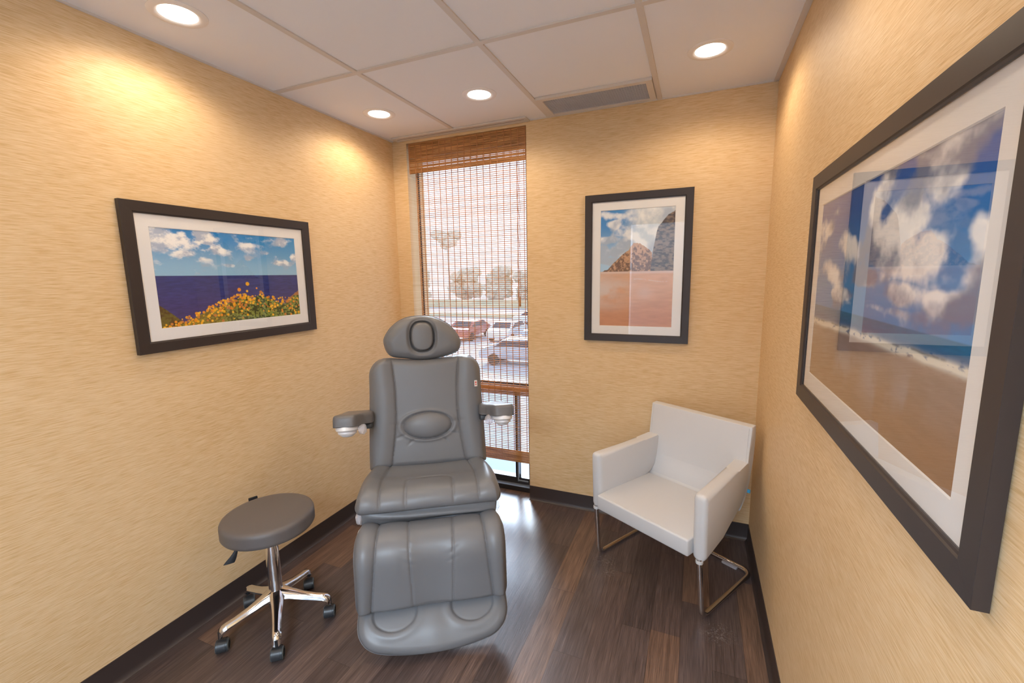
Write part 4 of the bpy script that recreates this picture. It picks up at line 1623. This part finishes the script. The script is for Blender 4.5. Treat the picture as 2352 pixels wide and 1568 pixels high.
m = MB()
m.lathe([(0, 0.443), (0.075, 0.443), (0.075, 0.436), (0.035, 0.430), (0.030, 0.415), (0, 0.415)], (SX, SY, 0), 32)
m.build('seat_plate', MAT['black'], stool)
m = MB()
m.lathe([(0, 0.43), (0.0235, 0.43), (0.0240, 0.36), (0.0255, 0.355), (0.0265, 0.30), (0.0270, 0.15), (0.0270, 0.10), (0, 0.10)], (SX, SY, 0), 36)
m.build('gas_column', MAT['chrome'], stool)
# star base: five tapering arms joined at a hub
for k in range(5):
    a = math.radians(-113 + 72 * k)
    dx, dy = math.cos(a), math.sin(a)

    def sp(r, z, s=0.0):
        return Vector((SX + dx * r - dy * s, SY + dy * r + dx * s, z))
    m = MB()
    st_ = [(0.010, 0.150, 0.034, 0.022), (0.030, 0.148, 0.030, 0.020), (0.060, 0.138, 0.023, 0.016), (0.110, 0.121, 0.0185, 0.0125), (0.160, 0.108, 0.0165, 0.011),
           (0.190, 0.102, 0.0165, 0.0115), (0.207, 0.095, 0.0165, 0.014), (0.218, 0.084, 0.0145, 0.015), (0.221, 0.076, 0.011, 0.011)]
    secs = []
    for (r, z, hw, hh_) in st_:
        sec = []
        for q in range(16):
            b_ = 2 * PI * q / 16
            cs, sn = math.cos(b_), math.sin(b_)
            ex_ = lambda c_: math.copysign(abs(c_) ** 0.75, c_)
            sec.append(m.bm.verts.new(sp(r, z + hh_ * 1.15 * ex_(sn) - hh_ * 0.2, hw * 1.15 * ex_(cs) * (0.8 if sn > 0 else 1.0))))
        secs.append(sec)
    for A, B in zip(secs[:-1], secs[1:]):
        for i in range(16):
            m.bm.faces.new([A[i], A[(i + 1) % 16], B[(i + 1) % 16], B[i]])
    m.bm.faces.new(secs[0])
    m.bm.faces.new(secs[-1][::-1])
    leg_ = m.build('leg', MAT['chrome'], stool)
    # castor: hood + two wheels
    m = MB()
    m.tube([sp(0.216, 0.090), sp(0.216, 0.062)], 0.0075, 14)
    car = m.build('castor', MAT['black'], leg_)
    sw = math.radians((44, 38, 36, 46, 52)[k])
    wd_ = Vector((math.cos(sw), math.sin(sw), 0))
    c0 = sp(0.212, 0.0255)
    R3 = Matrix.Translation(c0) @ Matrix.Rotation(sw, 4, 'Z') @ Matrix.Rotation(PI / 2, 4, 'Y')
    m = MB()
    for s_ in (-1, 1):
        z0 = s_ * 0.0065
        z1 = s_ * 0.0225
        m.lathe([(0, z0), (0.022, z0), (0.0252, z0 + s_ * 0.002), (0.0252, z1 - s_ * 0.003), (0.0225, z1), (0.014, z1 + s_ * 0.0006)], (0, 0, 0), 32, mi=0, mtx=R3)
        m.lathe([(0.014, z1 + s_ * 0.0006), (0.0225, z1), (0.0235, z1 - s_ * 0.001)], (0, 0, 0), 32, mi=1, mtx=R3)
        m.lathe([(0, z1 - s_ * 0.001), (0.0145, z1 - s_ * 0.001)], (0, 0, 0), 32, mi=0, mtx=R3)
    m.build('castor_wheel', [MAT['wheel'], MAT['wheel_rim']], leg_)
    m = MB()
    hood = []
    for q in range(-2, 11):
        b_ = q * PI / 9
        hood.append((0.0285 * math.cos(b_), 0.0285 * math.sin(b_)))
    perp = Vector((-wd_.y, wd_.x, 0))
    outer = [c0 + perp * a_ + EZ * b_ for a_, b_ in hood]
    inner = [c0 + perp * a_ * 0.91 + EZ * b_ * 0.91 for a_, b_ in hood]
    m.prism([p - wd_ * 0.0145 for p in outer + inner[::-1]], wd_ * 0.029)
    m.build('castor_hood', MAT['black'], leg_)
# release lever
m = MB()
lp = [Vector((SX - 0.02, SY - 0.015, 0.428)), Vector((SX - 0.055, SY - 0.055, 0.425)), Vector((SX - 0.078, SY - 0.085, 0.402)), Vector((SX - 0.088, SY - 0.105, 0.365)),
      Vector((SX - 0.099, SY - 0.122, 0.335))]
cm = catmull(lp, 6)
side_ = Vector((0.60, 0.80, 0))
secs = []
for i, p in enumerate(cm):
    k_ = i / (len(cm) - 1)
    hw = 0.0048 + 0.015 * sm(0.45, 1.0, k_) ** 1.3
    th_ = 0.0045 - 0.0022 * k_
    tg_ = (cm[min(i + 1, len(cm) - 1)] - cm[max(i - 1, 0)]).normalized()
    nr_ = tg_.cross(side_).normalized()
    secs.append([m.bm.verts.new(p + side_ * hw * math.cos(q * PI / 6) + nr_ * th_ * math.sin(q * PI / 6)) for q in range(12)])
for A, B in zip(secs[:-1], secs[1:]):
    for i in range(12):
        m.bm.faces.new([A[i], A[(i + 1) % 12], B[(i + 1) % 12], B[i]])
m.bm.faces.new(secs[0])
m.bm.faces.new(secs[-1][::-1])
m.build('lever', MAT['black'], stool)

# ------------------------------------------------------------------ outside, one storey below
GZ = -3.4
structure(MB().box((-70, 0.6, GZ - 0.2), (60, 110, GZ)).build('ground_outside', MAT['asphalt'], smooth=False))
m = MB()
for i in range(-10, 12):
    x = -11 + i * 2.8
    m.box((x - 0.06, 26, GZ), (x + 0.06, 31, GZ + 0.012))
m.box((-45, 30.9, GZ), (24, 31.1, GZ + 0.012))
# curved white strips on the ground near the building
for arc in (((-9.2, 10.6), (-8.55, 11.0), (-7.95, 10.9), (-7.5, 10.2)), ((-8.75, 12.3), (-8.3, 11.4), (-8.15, 10.7), (-8.3, 10.0))):
    cpts = catmull([(a_, b_, GZ + 0.01) for a_, b_ in arc], 10)
    for p_, q_2 in zip(cpts[:-1], cpts[1:]):
        n_v = Vector((-(q_2 - p_).y, (q_2 - p_).x, 0)).normalized() * 0.05
        m.quad([p_ - n_v, q_2 - n_v, q_2 + n_v, p_ + n_v])
structure(m.build('road_markings', MAT['line_paint'], smooth=False))
structure(MB().box((-60, 44, GZ), (40, 45.2, GZ + 0.45), 0.05).build('kerb', MAT['kerb'], smooth=False))
structure(MB().box((-60, 58, GZ), (40, 59.0, GZ + 1.2), 0.05).build('kerb.001', MAT['kerb'], smooth=False))


def car(x, y, rot, paint, label, grp='parked cars outside the window'):
    t = thing('car', label, 'car', (x, y, GZ), grp)
    M4 = Matrix.Translation((x, y, GZ)) @ Matrix.Rotation(rot, 4, 'Z')
    body = [(-2.2, 0.35), (-2.25, 0.75), (-2.0, 0.95), (-1.45, 1.0), (-0.85, 1.42), (0.75, 1.46), (1.35, 1.02), (2.0, 0.92), (2.22, 0.7), (2.2, 0.35)]
    b = MB()
    b.prism([M4 @ Vector((a, -0.88, c)) for a, c in body], (M4.to_3x3() @ Vector((0, 1.76, 0))), 0.09, 3)
    b.build('car_body', paint, t)
    g_ = MB()
    gp_ = [(-1.30, 1.03), (-0.80, 1.36), (0.68, 1.40), (1.18, 1.04)]
    g_.prism([M4 @ Vector((a, -0.885, c)) for a, c in gp_], (M4.to_3x3() @ Vector((0, 1.77, 0))))
    g_.build('side_window', MAT['car_glass'], t, smooth=False)
    ws = MB()
    ws.prism([M4 @ Vector(p) for p in ((-1.40, -0.72, 1.045), (-1.40, 0.72, 1.045), (-0.90, 0.62, 1.40), (-0.90, -0.62, 1.40))], M4.to_3x3() @ Vector((-0.03, 0, 0.02)))
    ws.build('windscreen', MAT['car_glass'], t, smooth=False)
    ws = MB()
    ws.prism([M4 @ Vector(p) for p in ((1.30, -0.72, 1.06), (1.30, 0.72, 1.06), (0.82, 0.62, 1.43), (0.82, -0.62, 1.43))], M4.to_3x3() @ Vector((0.03, 0, 0.02)))
    ws.build('rear_window', MAT['car_glass'], t, smooth=False)
    for a in (-1.35, 1.35):
        for b_ in (-0.80, 0.80):
            w_ = MB()
            w_.tube([M4 @ Vector((a, b_ - 0.11, 0.32)), M4 @ Vector((a, b_ + 0.11, 0.32))], 0.32, 20)
            w_.build('wheel', MAT['tyre'], t)


car(-11.4, 28.5, PI / 2, MAT['car_white'], 'white car parked outside, seen through the shade just above the chair back')
car(-8.6, 28.6, PI / 2, MAT['car_silver'], 'silver car parked outside, second from the white one over the chair')
car(-14.6, 28.2, PI / 2, MAT['car_red'], 'dull red car parked outside, farthest behind the headrest')
car(-5.6, 28.4, PI / 2, MAT['car_white'], 'white car parked outside behind the right part of the shade')
car(-7.0, 20.0, 0.1, MAT['car_silver'], 'silver car on the car park lane outside, nearest to the building')
car(-12.5, 38.0, 0.0, MAT['car_white'], 'white car outside on the far lane before the kerb')


def tree(x, y, hgt, r, label, seed, tall=False):
    t = thing('tree', label, 'tree', (x, y, GZ), 'trees beyond the car park')
    m_ = MB()
    m_.tube([(x, y, GZ), (x + 0.1, y, GZ + hgt * 0.4), (x, y, GZ + hgt * 0.8)], [0.22, 0.16, 0.08], 10)
    m_.build('trunk', MAT['bark'], t)
    r_ = random.Random(seed)
    f_ = MB()
    for k in range(26 if not tall else 9):
        bb = bmesh.new()
        if tall:
            c = Vector((x + r_.uniform(-.75, .75) * r, y + r_.uniform(-.6, .6) * r, GZ + hgt * r_.uniform(0.82, 1.0)))
            rr_ = r * r_.uniform(0.35, 0.6)
        else:
            c = Vector((x + r_.uniform(-.7, .7) * r, y + r_.uniform(-.6, .6) * r, GZ + hgt * r_.uniform(0.14, 0.90)))
            rr_ = r * r_.uniform(0.4, 0.65)
        start = len(f_.bm.verts)
        res = bmesh.ops.create_icosphere(f_.bm, subdivisions=3, radius=1.0)
        for v in res['verts']:
            k_ = rr_ * (0.8 + 0.4 * r_.random())
            v.co = c + Vector((v.co.x * k_, v.co.y * k_, v.co.z * k_ * 0.75))
        bb.free()
    f_.build('crown', MAT['leaf'], t, smooth=False)


tree(-36.5, 62, 12.0, 2.0, 'tall umbrella-topped tree outside, highest of all behind the shade', 1, True)
tree(-43.5, 62, 9.3, 2.4, 'broad tree outside, left of the tall umbrella-topped one', 2)
tree(-37.5, 70, 6.6, 2.4, 'low leafy tree outside, behind the tall umbrella-topped one', 3)
tree(-31.0, 69, 6.4, 2.3, 'round tree outside, just right of the tall umbrella-topped one', 4)
tree(-24.8, 70, 5.9, 2.3, 'round tree outside in the middle of the tree row', 5)
tree(-18.6, 68, 6.3, 2.3, 'round tree outside, last but one on the right of the tree row', 6)
tree(-12.6, 66, 6.8, 2.3, 'tree outside at the right end of the tree row, behind the pull cord', 7)

# ------------------------------------------------------------------ light
world = bpy.data.worlds.new('sky')
SC.world = world
world.use_nodes = True
nt = world.node_tree
nt.nodes.clear()
wo = nt.nodes.new('ShaderNodeOutputWorld')
bg = nt.nodes.new('ShaderNodeBackground')
tcw = nt.nodes.new('ShaderNodeTexCoord')
sxyz = nt.nodes.new('ShaderNodeSeparateXYZ')
nt.links.new(tcw.outputs['Generated'], sxyz.inputs[0])
rmp = nt.nodes.new('ShaderNodeValToRGB')
rmp.color_ramp.elements[0].position = 0.0
rmp.color_ramp.elements[0].color = (0.80, 0.88, 1.0, 1)
rmp.color_ramp.elements[1].position = 0.6
rmp.color_ramp.elements[1].color = (0.55, 0.74, 1.0, 1)
nt.links.new(sxyz.outputs[2], rmp.inputs[0])
nt.links.new(rmp.outputs[0], bg.inputs[0])
bg.inputs[1].default_value = 1.9
nt.links.new(bg.outputs[0], wo.inputs[0])


def area(name, loc, rot, sx_, sy_, energy, col, portal=False):
    l = bpy.data.lights.new(name, 'AREA')
    l.shape = 'RECTANGLE'
    l.size, l.size_y = sx_, sy_
    l.energy = energy
    l.color = col
    if portal:
        l.cycles.is_portal = True
    o = bpy.data.objects.new(name, l)
    COL.objects.link(o)
    o.location = loc
    o.rotation_euler = rot
    return o


area('window_portal', (0.54, 0.21, 1.2), (-PI / 2, 0, 0), 0.86, 2.36, 1.0, (1, 1, 1), True)
# unseen cool light added inside the made-up hall behind the camera
area('added_hall_light', (1.3, -4.3, 2.48), (0, 0, 0), 2.4, 1.6, 440.0, (0.68, 0.84, 1.0))

sun = bpy.data.lights.new('hazy_sun', 'SUN')
sun.energy = 6.0
sun.angle = math.radians(16)
sun.color = (0.74, 0.86, 1.0)
so_ = bpy.data.objects.new('hazy_sun', sun)
COL.objects.link(so_)
so_.location = (-10, 20, 12)
so_.rotation_euler = Vector((0.44, -0.78, -0.44)).to_track_quat('-Z', 'Y').to_euler()

# ------------------------------------------------------------------ camera
CAMP = dict(x=1.9483, y=-2.5976, z=1.4908, yaw=-0.3977, pitch=-0.1493, roll=-0.0168, f=1009.86)
cy, sy_ = math.cos(CAMP['yaw']), math.sin(CAMP['yaw'])
cpp, spp = math.cos(CAMP['pitch']), math.sin(CAMP['pitch'])
fwd = Vector((sy_ * cpp, cy * cpp, spp))
right = Vector((cy, -sy_, 0))
up = right.cross(fwd)
cr_, sr_ = math.cos(CAMP['roll']), math.sin(CAMP['roll'])
r2 = right * cr_ + up * sr_
u2 = right * -sr_ + up * cr_
cd = bpy.data.cameras.new('camera')
cam = bpy.data.objects.new('camera', cd)
COL.objects.link(cam)
Mx = Matrix((r2, u2, -fwd)).transposed().to_4x4()
cam.matrix_world = Matrix.Translation((CAMP['x'], CAMP['y'], CAMP['z'])) @ Mx
cd.sensor_width = 36.0
cd.sensor_fit = 'HORIZONTAL'
cd.lens = CAMP['f'] / 2352 * 36.0
cd.clip_start = 0.02
cd.clip_end = 400
SC.camera = cam

SC.view_settings.view_transform = 'Standard'
SC.view_settings.look = 'None'
SC.view_settings.gamma = 1
SC.view_settings.use_curve_mapping = False
SC.view_settings.exposure = 0.17
